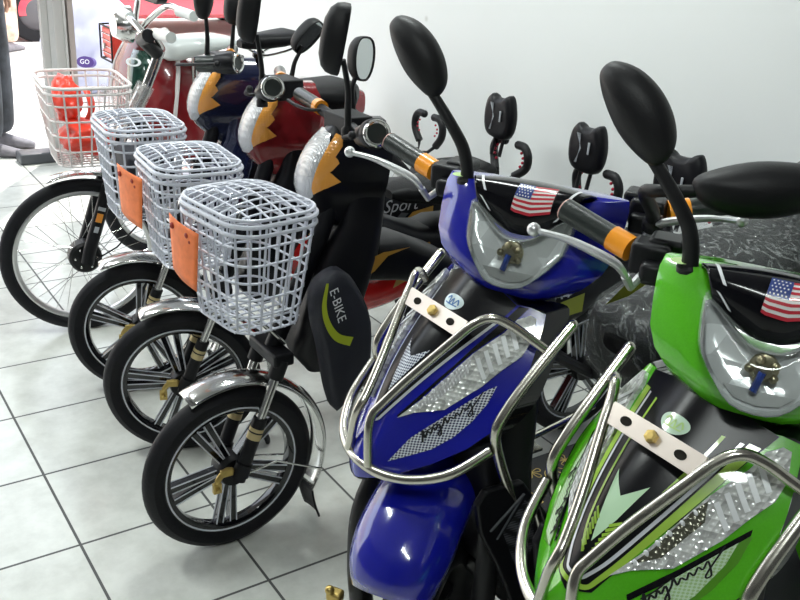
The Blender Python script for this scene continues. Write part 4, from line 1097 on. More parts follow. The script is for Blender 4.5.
    # frame and rear
    mb = MB(); mb.tube(spline([(.20, 0, .72), (.34, 0, .50), (.50, 0, .40), (.68, 0, .40)], 6), .028, 12); mb.tube([V((.66, 0, .38)), V((.60, 0, .62)), V((.645, 0, .93))], .018, 12)
    mb.tube([V((.66, .05, .40)), V((1.12, .06, .271))], .011, 8); mb.tube([V((.66, -.05, .40)), V((1.12, -.06, .271))], .011, 8); mb.tube([V((.61, .03, .60)), V((1.12, .06, .271))], .010, 8); mb.tube([V((.61, -.03, .60)), V((1.12, -.06, .271))], .010, 8)
    mb.build('frame', 'black_gloss', root)
    wire_wheel(1.12, .271, None, 'rear_wheel', False)
    mb = MB(); rows = []
    for x, hw, zb, zt in ((.575, .022, .95, .975), (.60, .035, .945, .99), (.66, .055, .945, 1.0), (.72, .085, .955, 1.005), (.765, .09, .965, 1.01), (.79, .05, .98, 1.005)):
        rows.append([V((x, math.copysign(abs(math.cos(a)) ** .7, math.cos(a)) * hw, (zb + zt) / 2 + math.copysign(abs(math.sin(a)) ** .7, math.sin(a)) * (zt - zb) / 2)) for a in [2 * PI * k / 20 for k in range(20)]])
    mb.rings(rows); mb.build('saddle', 'vinyl', root)
    mb = MB()
    for s in (-1, 1): mb.tube(spline([(.62, s * .02, .94), (.66, s * .025, .925), (.72, s * .05, .94), (.75, s * .07, .955)], 5), .004, 6)
    mb.ball((.655, 0, .925), .018, 10); mb.build('saddle_rail', 'chrome', root)
    mb = MB(); mb.tube([V((.70, -.05, .38)), V((.66, -.16, .012))], .009, 8); mb.build('kick_stand', 'chrome', root)
    for s in (1, -1):
        ax, ay, az = 1.33, -.11, .64
        mb = MB(); pts = [(ax, ay + s * .055, az - .062), (ax, ay + s * .088, az - .022), (ax, ay + s * .092, az + .018), (ax, ay + s * .070, az + .046), (ax, ay + s * .034, az + .048)]
        mb.tube(spline(pts, 6), .015, 10); mb.ball(pts[-1], .015, 10); mb.tube([V(pts[0]), V((ax - .02, ay + s * .03, az - .09)), V((1.12, s * .03, az - .10))], .007, 8); am = mb.build('arm_rest', 'black_matte', root)
        mb = MB()
        for k in range(4): mb.ball((ax - .006, ay + s * (.071 - .012 * abs(k - 1.5)), az - .02 + k * .014), .0042, 6)
        mb.build('arm_rest_rib', 'red_mark', am)
    mb = MB(); mb.box((1.12, 0, .545), (.36, .13, .02)); mb.tube([V((1.12, .06, .54)), V((1.12, .06, .271))], .007, 8); mb.tube([V((1.12, -.06, .54)), V((1.12, -.06, .271))], .007, 8); mb.tube([V((.62, 0, .55)), V((.95, 0, .545))], .009, 8); mb.build('rear_rack', 'silver_blue', root, bevel=.004)
    bk, Mb = make_basket(root, (.03, .0, 0), math.radians(-6), top=(.130, .165), bot=(.10, .12), zt=.868, zb=.615, mat_='wire_white', lid=False, nh=5)
    mb = MB(); mb.box((.105, 0, .602), (.10, .10, .012)); mb.build('basket_bracket', 'chrome', root)
    return root, bk, Mb
b4, bk4, Mb4 = make_wire_bike((.373, -.157))
def lumpy(c, r, seed, amp, fr, n=4):
    mb = MB(); q = bmesh.ops.create_icosphere(mb.bm, subdivisions=n, radius=1)
    for v in q['verts']:
        d = v.co.normalized(); k = 1 + amp * noise.noise(d * fr + V((seed, 0, 0))) + amp * .5 * noise.noise(d * fr * 2.7 + V((0, seed, 0)))
        v.co = V((d.x * r[0] * k, d.y * r[1] * k, d.z * r[2] * k)) + V(c)
    return mb
base = b4.location + V((.03, 0, .63))
OFF[0] = base
W4 = Matrix.Translation(b4.location) @ Mb4
mb = lumpy((.0, -.018, .69), (.080, .095, .058), 2.0, .22, 1.7)
o = mb.build('plastic_bag', 'red_bag', None, W4, auto=0); o.location = base
tag(o, 'red plastic bag stuffed in the farthest wire basket', 'bag')
mb = lumpy((-.045, .03, .80), (.045, .075, .072), 5.0, .25, 2.0); f = mb.build('bag_top', 'red_bag', None, W4, auto=0); f.parent = o
mb = MB(); mb.tube(spline([(-.03, .01, .83), (.0, -.05, .845), (.012, -.085, .80), (.0, -.075, .755)], 8), .012, 8, flat=.3); h = mb.build('bag_handle', 'red_bag', None, W4); h.parent = o
mb = MB(); mb.grid(lambda u, v: V((-.140 + .022 * (1 - v), (.015 + (u - .5) * .045 - .02 * (u - .5)), .80 - .105 * (1 - v) + .02)), 2, 4); OFF[0] = base
cd = mb.build('price_card', 'white_card', None, W4, solid=.001); cd.location = base
tag(cd, 'white card on the basket holding the red bag', 'card')
# clear bag lining the same basket
mb = lumpy((.072, -.03, .80), (.028, .09, .05), 9.0, .2, 2.2); c = mb.build('clear_bag', 'film_soft', None, W4, auto=0); c.location = base
tag(c, 'crumpled clear plastic bag beside the red bag in the farthest basket', 'bag')
# dark pouch in the basket of the navy bike
rt, bk, Mb, bc = b3
base = b3[0].location + V((.02, 0, .62)); OFF[0] = base
mb = MB(); mb.box((.01, .0, .70), (.13, .17, .15)); o = mb.build('charger_case', 'dark_bag', None, Matrix.Translation(b3[0].location) @ Mb, bevel=.02); o.location = base
tag(o, 'dark case lying in the wire basket of the navy bicycle', 'case')

# ================================================================== RED MOPED BEHIND
OFF[0] = V((.70, .42, 0))
rm = thing('moped', OFF[0], 'red moped with white saddle and dark green oval shield, behind the wire-spoked wheel', 'moped')
Y0 = .42
X = lambda x, y, z: V((x, Y0 + y, z))
mb = MB(); mb.torus(.225, .024, X(.86, 0, .25), 48, 10); w = mb.build('front_wheel', 'rubber', rm)
mb = MB(); mb.torus(.195, .010, X(.86, 0, .25), 40, 8); mb.lathe([(0, -.03), (.03, -.03), (.03, .03), (0, .03)], 16, X(.86, 0, .25))
for k in range(12): mb.tube([X(.86, 0, .25), X(.86 + .19 * math.cos(k * PI / 6), 0, .25 + .19 * math.sin(k * PI / 6))], .002, 4)
mb.build('rim', 'rim_silver', w)
mb = MB(); mb.torus(.225, .024, X(1.62, 0, .25), 48, 10); w = mb.build('rear_wheel', 'rubber', rm); mb = MB(); mb.torus(.195, .010, X(1.62, 0, .25), 40, 8); mb.lathe([(0, -.05), (.07, -.05), (.07, .05), (0, .05)], 16, X(1.62, 0, .25)); mb.build('rim', 'rim_silver', w)
mb = MB()
for s in (-1, 1): mb.tube([X(.86, s * .05, .25), X(.86, s * .05, .55), X(.82, s * .02, .86)], .013, 10)
mb.build('fork', 'chrome', rm)
# pale-edged leg shield with emblem
mb = MB(); rows = []
for z, x0, hw in ((.51, .72, .115), (.57, .715, .13), (.70, .72, .145), (.80, .745, .14), (.88, .78, .11), (.93, .80, .06)):
    rows.append([X(x0 + .05 * (abs(u) ** 2), u * hw, z) for u in [k / 10 - 1 for k in range(21)]])
mb.rings(rows, close=False, cap=False); RS = Matrix.Translation((.03, 0, 0)) @ steer(math.radians(38), .78, Y0); lg = mb.build('leg_shield', 'red', rm, RS, solid=.012)
mb = MB()
ed = [r[0] for r in rows] + [rows[-1][k] for k in range(2, 20, 2)] + [r[-1] for r in rows[::-1]]
mb.tube(spline(ed, 4), .009, 8); mb.build('shield_edge', 'wire_white', lg, RS)
mb = MB(); rows2 = []
for z, x0, hw in ((.64, .712, .03), (.72, .712, .05), (.80, .735, .058), (.86, .762, .045)):
    rows2.append([X(x0 + .03 * u * u - .012, u * hw, z) for u in [k / 5 - 1 for k in range(11)]])
mb.rings(rows2, close=False, cap=False); em = mb.build('shield_panel', mat('dark bottle green', (.008, .045, .032), .2, coat=1.), lg, RS, solid=.006)
mb = MB(); cc = X(.7175, 0, .822); n1 = V((0, 1, 0)); n2 = V((.35, 0, .94)).normalized(); mb.rings([[cc + V((-.012, 0, 0)) + n1 * .034 * r * math.cos(2 * PI * k / 24) + n2 * .017 * r * math.sin(2 * PI * k / 24) for k in range(24)] for r in (1, .62)], cap=False); mb.build('oval_badge', 'white', em, RS)
# body, saddle
mb = MB(); rows = []
for x, zb, zt, hw in ((.82, .30, .34, .08), (1.0, .29, .36, .10), (1.16, .30, .62, .10), (1.30, .36, .72, .12), (1.55, .45, .72, .12), (1.80, .55, .66, .06)):
    rows.append([X(x, math.copysign(abs(math.cos(a)) ** .6, math.cos(a)) * hw, (zb + zt) / 2 + math.copysign(abs(math.sin(a)) ** .6, math.sin(a)) * (zt - zb) / 2) for a in [2 * PI * k / 20 for k in range(20)]])
mb.rings(rows); mb.build('body', 'red', rm)
mb = MB(); rows = []
for x, zb, zt, hw in ((.86, .50, .56, .03), (.88, .44, .80, .065), (.96, .42, .83, .08), (1.02, .42, .80, .07), (1.05, .5, .7, .04)):
    rows.append([X(x, math.copysign(abs(math.cos(a)) ** .6, math.cos(a)) * hw - .02, (zb + zt) / 2 + math.copysign(abs(math.sin(a)) ** .6, math.sin(a)) * (zt - zb) / 2) for a in [2 * PI * k / 20 for k in range(20)]])
mb.rings(rows); mb.build('battery_case', 'red', rm)
mb = MB(); rows = []
for x, zb, zt, hw in ((.845, .845, .87, .03), (.86, .835, .90, .055), (.90, .835, .925, .085), (.98, .855, .93, .10), (1.06, .875, .93, .11), (1.12, .885, .92, .08)):
    rows.append([X(x, -.10 + math.copysign(abs(math.cos(a)) ** .7, math.cos(a)) * hw, (zb + zt) / 2 + math.copysign(abs(math.sin(a)) ** .7, math.sin(a)) * (zt - zb) / 2) for a in [2 * PI * k / 20 for k in range(20)]])
mb.rings(rows); mb.build('saddle', 'seat_white', rm, label='pale grey saddle')
mb = MB(); mb.tube([X(.98, -.08, .60), X(.98, -.09, .86)], .014, 10); mb.build('seat_post', 'chrome', rm)
mb = MB(); mb.tube(spline([X(.86, -.30, 1.03), X(.85, -.16, 1.04), X(.80, -.05, .96), X(.80, 0, .92), X(.80, .05, .96), X(.85, .16, 1.04), X(.86, .30, 1.03)], 6), .012, 10); hb = mb.build('handlebar', 'chrome', rm)
for s in (-1, 1):
    mb = MB(); mb.tube([X(.86, s * .25, 1.033), X(.87, s * .37, 1.03)], .019, 12); mb.build('grip', 'seat_white', hb)
mb = MB(); mb.lathe([(0, .05), (.045, .045), (.068, .0), (.07, -.02), (0, -.02)], 24, (0, 0, 0), 'x')
for v in mb.bm.verts: v.co = V((-v.co.x * 1.0, v.co.y, v.co.z)) + X(.74, 0, .955)
mb.build('headlamp', 'chrome', rm)
mb = MB(); rr = rounded_rect(.09, .13, .05); mb.rings([[X(.84 + d, y, 1.10 + x * .7) for x, y in rr] for d in (-.01, .03)]); mb.build('dashboard', 'black_satin', rm, bevel=.008)
# front carrier with red box in black frame
mb = MB(); mb.box(X(.84, .41, .825), (.09, .14, .13)); bx = mb.build('front_box', 'box_red', rm, bevel=.012)
mb = MB(); BX, BY, hx, hy, z0, z1 = .84, .41, .05, .075, .755, .895
for sx in (-1, 1):
    for sy in (-1, 1): mb.tube([X(BX + sx * hx, BY + sy * hy, z0), X(BX + sx * hx, BY + sy * hy, z1)], .004, 8)
    for z in (z0, z1): mb.tube([X(BX + sx * hx, BY - hy, z), X(BX + sx * hx, BY + hy, z)], .004, 8)
for sy in (-1, 1):
    for z in (z0, z1): mb.tube([X(BX - hx, BY + sy * hy, z), X(BX + hx, BY + sy * hy, z)], .004, 8)
mb.build('box_frame', 'black_satin', bx)
mb = MB(); mb.tube([X(BX, BY - .07, .765), X(.80, .12, .76), X(.79, .02, .75)], .010, 8); mb.tube([X(BX + .02, BY, .76), X(.82, .13, .68), X(.76, .02, .66)], .010, 8); mb.build('carrier_arm', 'black_satin', bx)
mb = MB()
for k in range(4): mb.tube([X(BX - .047, BY - .06, .785 + k * .026), X(BX - .047, BY + .06, .785 + k * .026)], .003, 6)
mb.build('grille_bar', 'red', bx)
mb = MB(); mb.box(X(BX - .049, BY + .03, .81), (.010, .02, .022)); mb.build('latch', 'seat_white', bx)
mb = MB(); mb.tube([X(.95, .12, .3), X(.97, .22, .012)], .012, 8); mb.tube([X(.95, -.10, .3), X(.97, -.17, .012)], .012, 8); mb.build('kick_stand', 'chrome', rm)

# ================================================================== ROOM
def tile_mat():
    m, nt, b = new_mat('glazed floor tile')
    tc = nt.nodes.new('ShaderNodeTexCoord')
    br = nt.nodes.new('ShaderNodeTexBrick'); br.offset = 0; br.squash = 1
    br.inputs['Scale'].default_value = 1; br.inputs['Mortar Size'].default_value = .0035; br.inputs['Mortar Smooth'].default_value = .1
    br.inputs['Brick Width'].default_value = .33; br.inputs['Row Height'].default_value = .33; br.inputs['Bias'].default_value = 0
    br.inputs['Color1'].default_value = (.72, .735, .69, 1); br.inputs['Color2'].default_value = (.75, .765, .72, 1); br.inputs['Mortar'].default_value = (.085, .088, .085, 1)
    n = nt.nodes.new('ShaderNodeTexNoise'); n.inputs['Scale'].default_value = 9; n.inputs['Detail'].default_value = 8; n.inputs['Roughness'].default_value = .65
    r = nt.nodes.new('ShaderNodeValToRGB'); r.color_ramp.elements[0].position = .32; r.color_ramp.elements[1].position = .62
    r.color_ramp.elements[0].color = (.80, .80, .79, 1); r.color_ramp.elements[1].color = (1, 1, 1, 1)
    mx = nt.nodes.new('ShaderNodeMix'); mx.data_type = 'RGBA'; mx.blend_type = 'MULTIPLY'; mx.inputs['Factor'].default_value = 1
    nt.links.new(tc.outputs['Object'], br.inputs['Vector']); nt.links.new(tc.outputs['Object'], n.inputs['Vector'])
    nt.links.new(n.outputs['Fac'], r.inputs['Fac']); nt.links.new(br.outputs['Color'], mx.inputs['A']); nt.links.new(r.outputs['Color'], mx.inputs['B'])
    nt.links.new(mx.outputs['Result'], b.inputs['Base Color'])
    rr = nt.nodes.new('ShaderNodeMapRange'); rr.inputs['To Min'].default_value = .20; rr.inputs['To Max'].default_value = .6
    nt.links.new(br.outputs['Fac'], rr.inputs['Value']); nt.links.new(rr.outputs['Result'], b.inputs['Roughness'])
    bp = nt.nodes.new('ShaderNodeBump'); bp.inputs['Strength'].default_value = .4; bp.inputs['Distance'].default_value = .002; bp.invert = True
    nt.links.new(br.outputs['Fac'], bp.inputs['Height']); nt.links.new(bp.outputs['Normal'], b.inputs['Normal'])
    return m
def plaster(name, col):
    m, nt, b = new_mat(name)
    tc = nt.nodes.new('ShaderNodeTexCoord')
    n = nt.nodes.new('ShaderNodeTexNoise'); n.inputs['Scale'].default_value = 2.2; n.inputs['Detail'].default_value = 8
    r = nt.nodes.new('ShaderNodeValToRGB'); r.color_ramp.elements[0].color = (*[c * .94 for c in col], 1); r.color_ramp.elements[1].color = (*col, 1)
    s = nt.nodes.new('ShaderNodeTexVoronoi'); s.inputs['Scale'].default_value = 2.1; s.inputs['Randomness'].default_value = 1
    rs = nt.nodes.new('ShaderNodeValToRGB'); rs.color_ramp.elements[0].position = .010; rs.color_ramp.elements[1].position = .035
    rs.color_ramp.elements[0].color = (.62, .60, .55, 1); rs.color_ramp.elements[1].color = (1, 1, 1, 1)
    mx = nt.nodes.new('ShaderNodeMix'); mx.data_type = 'RGBA'; mx.blend_type = 'MULTIPLY'; mx.inputs['Factor'].default_value = .6
    nt.links.new(tc.outputs['Object'], n.inputs['Vector']); nt.links.new(tc.outputs['Object'], s.inputs['Vector'])
    nt.links.new(n.outputs['Fac'], r.inputs['Fac']); nt.links.new(s.outputs['Distance'], rs.inputs['Fac'])
    nt.links.new(r.outputs['Color'], mx.inputs['A']); nt.links.new(rs.outputs['Color'], mx.inputs['B']); nt.links.new(mx.outputs['Result'], b.inputs['Base Color'])
    b.inputs['Roughness'].default_value = .55
    n2 = nt.nodes.new('ShaderNodeTexNoise'); n2.inputs['Scale'].default_value = 60; n2.inputs['Detail'].default_value = 4
    bp = nt.nodes.new('ShaderNodeBump'); bp.inputs['Strength'].default_value = .05
    nt.links.new(tc.outputs['Object'], n2.inputs['Vector']); nt.links.new(n2.outputs['Fac'], bp.inputs['Height']); nt.links.new(bp.outputs['Normal'], b.inputs['Normal'])
    return m
OFF[0] = V((0, 0, 0))
WX, YO = 1.93, 2.05       # inner face of the white wall, shop opening
def slab(name, lo, hi, m):
    mb = MB(); mb.box([(a + b) / 2 for a, b in zip(lo, hi)], [b - a for a, b in zip(lo, hi)]); return struct(mb.build(name, m, None, smooth=False))
M['tile'] = tile_mat(); M['plaster'] = plaster('white painted plaster', (.80, .825, .815)); M['ceil'] = mat('ceiling dimmed for reflections', (.34, .34, .34), .8)  # unseen ceiling, its grey lowered to dim reflections in glossy black
M['room_wall'] = mat('shop wall darkened for reflections', (.10, .10, .105), .8)  # unseen walls, colour darkened so glossy black parts reflect a darker room
slab('floor', (-3.3, -5.61, -.06), (WX + .2, YO + .26, 0), 'tile')
slab('wall_right', (WX, -5.61, 0), (WX + .2, YO, 3.0), 'plaster')
slab('wall_left', (-3.5, -5.61, 0), (-3.3, YO, 3.0), 'room_wall')
slab('wall_back', (-3.5, -5.81, 0), (WX + .2, -5.61, 3.0), 'room_wall')
slab('ceiling', (-3.5, -5.81, 3.0), (WX + .2, YO, 3.15), 'ceil')
M['pavement'] = mat('sunlit pavement', (.62, .60, .57), .9, var=.12, vscale=2)
M['asphalt'] = mat('asphalt', (.16, .16, .165), .9, var=.15, vscale=6)
slab('pavement', (-8, YO + .26, -.10), (12, 6.4, -.005), 'pavement')
slab('street', (-12, 6.4, -.16), (16, 16, -.06), 'pavement')
M['facade'] = mat('facade across the street', (.62, .58, .52), .85, var=.1, vscale=1)
slab('wall_street', (-12, 16, -.1), (16, 16.3, 5.5), 'facade')
# roller shutter guide post at the opening
M['shutter'] = mat('galvanised shutter guide', (.60, .60, .59), .4, metal=.35)
M['shutter_side'] = mat('dull post side', (.42, .36, .34), .6)
mb = MB(); Pz = 3.0
mb.box((.90, 2.02, Pz / 2), (.062, .10, Pz)); mb.box((.875, 1.965, Pz / 2), (.012, .02, Pz)); mb.box((.925, 1.965, Pz / 2), (.012, .02, Pz)); mb.box((.90, 2.10, Pz / 2), (.13, .05, Pz))
po = struct(mb.build('column', 'shutter', None, smooth=False))
mb = MB(); mb.box((.972, 2.06, Pz / 2), (.03, .10, Pz)); o = mb.build('column_side', 'shutter_side', po, smooth=False)
mb = MB(); mb.box((.80, 2.08, .03), (.30, .12, .06)); o = mb.build('column_foot', M['dark_grey'], po, bevel=.01)

# ================================================================== STREET: people, sack, car
def person(name, loc, yaw, label, trousers, shirt, arm_bend=0.):
    OFF[0] = V((0, 0, 0))
    root = thing(name, loc, label, 'person'); root.rotation_euler.z = yaw
    def skin_obj(nm, joints, edges, m, par=None):
        me = bpy.data.meshes.new(nm); me.from_pydata([j[0] for j in joints], edges, []); me.materials.append(m)
        o = bpy.data.objects.new(nm, me); COL.objects.link(o); o.parent = par or root
        md = o.modifiers.new('skin', 'SKIN'); md.use_smooth_shade = True
        for i, j in enumerate(joints):
            d = me.skin_vertices[0].data[i]; r = j[1]; d.radius = r if isinstance(r, tuple) else (r, r); d.use_root = i == 0
        sb = o.modifiers.new('smooth', 'SUBSURF'); sb.levels = 2; sb.render_levels = 2
        return o
    # faces +x
    J = [((0, 0, .92), (.10, .13)), ((0, 0, 1.12), (.10, .13)), ((0, 0, 1.34), (.11, .16)), ((.0, 0, 1.47), .055), ((.015, 0, 1.56), .058), ((.03, 0, 1.66), (.088, .072)), ((.02, 0, 1.72), (.07, .06))]
    E = [(0, 1), (1, 2), (2, 3), (3, 4), (4, 5), (5, 6)]
    for s in (1, -1):
        n = len(J)
        J += [((0, s * .095, .86), .088), ((.02, s * .10, .50), .058), ((.02, s * .105, .28), .052), ((-.01, s * .11, .09), .038), ((.0, s * .175, 1.40), .055), ((-.02, s * .225, 1.14), .043), ((.05, s * .235, .90), .031), ((.075, s * .225, .82), (.022, .04))]
        E += [(0, n), (n, n + 1), (n + 1, n + 2), (n + 2, n + 3), (2, n + 4), (n + 4, n + 5), (n + 5, n + 6), (n + 6, n + 7)]
    skin_m = mat('skin', (.42, .22, .14), .5)
    body = skin_obj('body', J, E, skin_m)
    hand = MB()
    for s in (1, -1):
        for k in range(4):
            b = V((.085 + .0 * k, s * (.205 + .014 * k), .795)); hand.tube([b + V((0, 0, .03)), b + V((.006, 0, -.01 - .004 * (k in (1, 2)))), b + V((-.004, 0, -.045 - .006 * (k in (1, 2))))], lambda t: .0095 - .002 * t, 8)
        hand.tube([V((.095, s * .20, .83)), V((.115, s * .19, .805)), V((.115, s * .188, .775))], lambda t: .0105 - .002 * t, 8)
    hand.build('finger', skin_m, body)
    T = [((0, 0, .95), (.112, .148))]; TE = []
    for s in (1, -1):
        n = len(T); T += [((0, s * .095, .85), .115), ((.02, s * .10, .50), .098), ((.02, s * .105, .28), .092), ((0, s * .11, .075), .098)]; TE += [(0, n), (n, n + 1), (n + 1, n + 2), (n + 2, n + 3)]
    tr = skin_obj('trousers', T, TE, trousers)
    S = [((0, 0, .94), (.125, .158)), ((0, 0, 1.12), (.12, .15)), ((0, 0, 1.36), (.125, .175)), ((0, 0, 1.45), .075)]; SE = [(0, 1), (1, 2), (2, 3)]
    for s in (1, -1):
        n = len(S); S += [((0, s * .18, 1.40), .068), ((-.018, s * .222, 1.18), .062)]; SE += [(2, n), (n, n + 1)]
    skin_obj('shirt', S, SE, shirt)
    for s in (1, -1):
        mb = MB(); rows = []
        for x, hw, zt in ((-.085, .025, .05), (-.07, .04, .095), (-.02, .043, .10), (.05, .045, .075), (.12, .048, .055), (.175, .04, .042), (.20, .02, .03)):
            rows.append([V((x, s * .11 + math.copysign(abs(math.cos(a)) ** .7, math.cos(a)) * hw, max(.0, zt / 2 + math.sin(a) * zt / 2))) for a in [2 * PI * k / 16 for k in range(16)]])
        mb.rings(rows); mb.build('shoe', shoe_m, root)
    mb = MB(); mb.ball((.0, 0, 1.70), .098, 20, (1.08, .86, 1.0)); 
    bmesh.ops.delete(mb.bm, geom=[v for v in mb.bm.verts if v.co.x > .045 and v.co.z < 1.74 or v.co.z < 1.60], context='VERTS'); mb.build('hair', hair_m, root, solid=.01)
    mb = MB(); mb.tube([V((.108, 0, 1.67)), V((.128, 0, 1.645)), V((.108, 0, 1.635))], .012, 8); mb.build('nose', skin_m, body); mb = MB()
    for s in (1, -1): mb.ball((.025, s * .078, 1.655), .022, 10, (.7, .35, 1.1))
    mb.build('ear', skin_m, body)
    mb = MB()
    for s in (1, -1): mb.ball((.098, s * .03, 1.682), .010, 10, (.6, 1.3, .6))
    mb.build('eye', 'white', body); mb = MB(); mb.ball((.104, 0, 1.607), .016, 10, (.35, 1.4, .3)); mb.build('mouth', mat('lips', (.35, .10, .09), .5), body)
    return root
shoe_m = mat('grey canvas shoe', (.20, .19, .21), .7, var=.2, vscale=30); hair_m = mat('black hair', (.012, .010, .009), .5)
denim = mat('faded dark denim', (.05, .055, .065), .85, var=.75, vscale=7, bump=.3, bscale=90)
floral = mat('pale mottled cotton', (.62, .46, .36), .85, var=.45, vscale=14)
person('person', (.585, 2.385, 0), math.radians(-28), 'person in dark faded jeans and grey shoes standing at the shop opening', denim, mat('olive shirt', (.10, .11, .08), .8))
person('person', (1.38, 5.95, -.005), math.radians(40), 'person in pale mottled trousers standing out on the pavement', floral, mat('cream shirt', (.6, .55, .45), .8))
# bulky sack with a dark oval print
base = V((1.62, 3.95, 0)); OFF[0] = base
sackm = mat('pale woven sack', (.46, .48, .62), .5, var=.12, vscale=3, bump=.4, bscale=12)
mb = lumpy((1.62, 3.98, .35), (.34, .30, .40), 1.0, .22, 1.4, 5)
for v in mb.bm.verts: v.co.z = max(v.co.z, 0)
o = mb.build('sack', sackm, None, auto=0); o.location = base; tag(o, 'bulky white and pale lilac sack with dark purple oval mark on the pavement', 'sack')
mb = lumpy((1.86, 3.86, .20), (.16, .15, .22), 3.0, .2, 1.5, 4)
for v in mb.bm.verts: v.co.z = max(v.co.z, 0)
f = mb.build('lower_bulge', mat('pale blue sacking', (.22, .33, .58), .6, var=.2, vscale=5), None, auto=0); f.parent = o
mb = MB(); n = V((-.55, -.8, .2)).normalized(); u = V((.82, -.56, 0)); w = n.cross(u).normalized()
cc = V((1.49, 3.60, .27)); mb.rings([[cc + u * .062 * r * math.cos(2 * PI * k / 24) + w * .040 * r * math.sin(2 * PI * k / 24) + n * (.03 + h) for k in range(24)] for r, h in ((1, -.06), (1, 0), (.05, .008))])
e = mb.build('oval_print', mat('dark purple print', (.06, .03, .17), .5), None); e.parent = o
mb = MB(); add_text(mb, 'GO', .045, lambda a, b: cc + u * a + w * b * (-1 if w.z < 0 else 1) + n * .040); e2 = mb.build('lettering', 'white', None, smooth=False); e2.parent = o
# red car
OFF[0] = V((3.25, 7.48, -.06)); CX, CY, CZ = 3.25, 7.48, -.06
carp = mat('red car paint', (.50, .035, .06), .25, coat=1.); dk = mat('dark car glass', (.03, .035, .04), .1, coat=1.)
car = thing('car', OFF[0], 'red car parked across the pavement outside the shop', 'car')
def cb(x, y, z): return V((CX + x, CY + y, CZ + z))
mb = MB(); rows = []
prof = [(-2.10, .34, .62), (-2.05, .24, .80), (-1.6, .22, .88), (-.9, .22, .93), (0, .22, .95), (1.0, .22, .96), (1.8, .24, .92), (2.08, .30, .75)]
for x, zb, zt in prof:
    hw = .84 - .10 * max(0, (abs(x) - 1.6) / .5)
    rows.append([cb(x, yy * hw, zz) for yy, zz in ((-1, zb + .05), (-1.0, (zb + zt) / 2), (-.96, zt - .04), (-.86, zt), (.86, zt), (.96, zt - .04), (1, (zb + zt) / 2), (1, zb + .05), (.9, zb), (-.9, zb))])
mb.rings(rows); mb.build('body', carp, car, auto=30)
mb = MB(); rows = []
for x, zt, hw in ((-1.05, .93, .76), (-.45, 1.40, .62), (.1, 1.47, .60), (.9, 1.42, .60), (1.65, .94, .72)):
    rows.append([cb(x, -.78, .92), cb(x, -hw, zt), cb(x, hw, zt), cb(x, .78, .92)])
mb.rings(rows); ca = mb.build('cabin', carp, car, auto=20)
mb = MB()
mb.bm.faces.new([mb.bm.verts.new(cb(*p)) for p in ((-.85, -.79, .97), (-.42, -.66, 1.34), (.1, -.635, 1.40), (.1, -.79, .97))]); mb.bm.faces.new([mb.bm.verts.new(cb(*p)) for p in ((.18, -.79, .97), (.18, -.635, 1.40), (.85, -.64, 1.36), (1.35, -.77, .97))])
mb.build('side_window', dk, ca, smooth=False, solid=.02)
for x in (-1.95 + .62 - .0, 1.35):
    for s in (-1, 1):
        mb = MB(); mb.lathe([(.19, -.08), (.29, -.09), (.31, -.05), (.31, .05), (.29, .09), (.19, .08)], 32, cb(x, s * .76, .31)); w = mb.build('wheel', 'rubber', car)
        mb = MB(); mb.lathe([(0, -.085), (.12, -.08), (.19, -.06), (.19, .06), (.12, .08), (0, .085)], 24, cb(x, s * .76, .31)); mb.build('hub_cap', 'hub_grey', w)
mb = MB(); mb.box(cb(-2.07, -.55, .68), (.06, .24, .12)); mb.box(cb(-2.07, .55, .68), (.06, .24, .12)); mb.build('headlamp', 'clear_lens', car, bevel=.02)
mb = MB(); mb.box(cb(0, -.845, .60), (2.6, .02, .05)); mb.build('door_trim', 'black_satin', car)

# ================================================================== LIGHT
OFF[0] = V((0, 0, 0))
em, nt, b = new_mat('fluorescent tube'); b.inputs['Emission Color'].default_value = (.93, 1, .97, 1); b.inputs['Emission Strength'].default_value = 14
TUBES = [(-.9, -.3), (-.9, -3.6), (.9, -.9)]
for i, (x, y) in enumerate(TUBES):
    t = thing('ceiling_lamp', (x, y, 3.0), ['twin tube ceiling lamp above the middle of the shop', 'twin tube ceiling lamp toward the back of the shop', 'twin tube ceiling lamp near the white wall'][i], 'lamp', 'tube ceiling lamps')
    OFF[0] = V((x, y, 3.0))
    mb = MB(); mb.box((x, y, 2.975), (.16, 1.25, .05)); mb.build('housing', 'white', t, bevel=.01)
    for s in (-1, 1):
        mb = MB(); mb.tube([V((x + s * .04, y - .6, 2.935)), V((x + s * .04, y + .6, 2.935))], .014, 12); mb.build('tube', em, t)
    l = bpy.data.lights.new('tube_light', 'AREA'); l.shape = 'RECTANGLE'; l.size = .14; l.size_y = 1.2; l.energy = (29, 25, 32)[i]; l.color = (.93, 1, .97)
    o = bpy.data.objects.new('tube_light', l); COL.objects.link(o); o.location = (x, y, 2.915)
OFF[0] = V((0, 0, 0))
w = bpy.data.worlds.new('World'); sc.world = w; w.use_nodes = True
nt = w.node_tree; bg = nt.nodes['Background']
sk = nt.nodes.new('ShaderNodeTexSky'); sk.sky_type = 'NISHITA'; sk.sun_disc = False; sk.sun_elevation = math.radians(50); sk.sun_rotation = math.radians(200); sk.air_density = 1.5; sk.dust_density = 4
mx = nt.nodes.new('ShaderNodeMix'); mx.data_type = 'RGBA'; mx.inputs['Factor'].default_value = .55; mx.inputs['B'].default_value = (6, 6, 6, 1)
nt.links.new(sk.outputs[0], mx.inputs['A']); nt.links.new(mx.outputs['Result'], bg.inputs['Color']); bg.inputs['Strength'].default_value = .60
s = bpy.data.lights.new('sun', 'SUN'); s.energy = 4.5; s.angle = .02; s.color = (1, .96, .9)
so = bpy.data.objects.new('sun', s); COL.objects.link(so); so.location = (0, 8, 8); so.rotation_euler = V((-.25, -.35, -1)).to_track_quat('-Z', 'Y').to_euler()
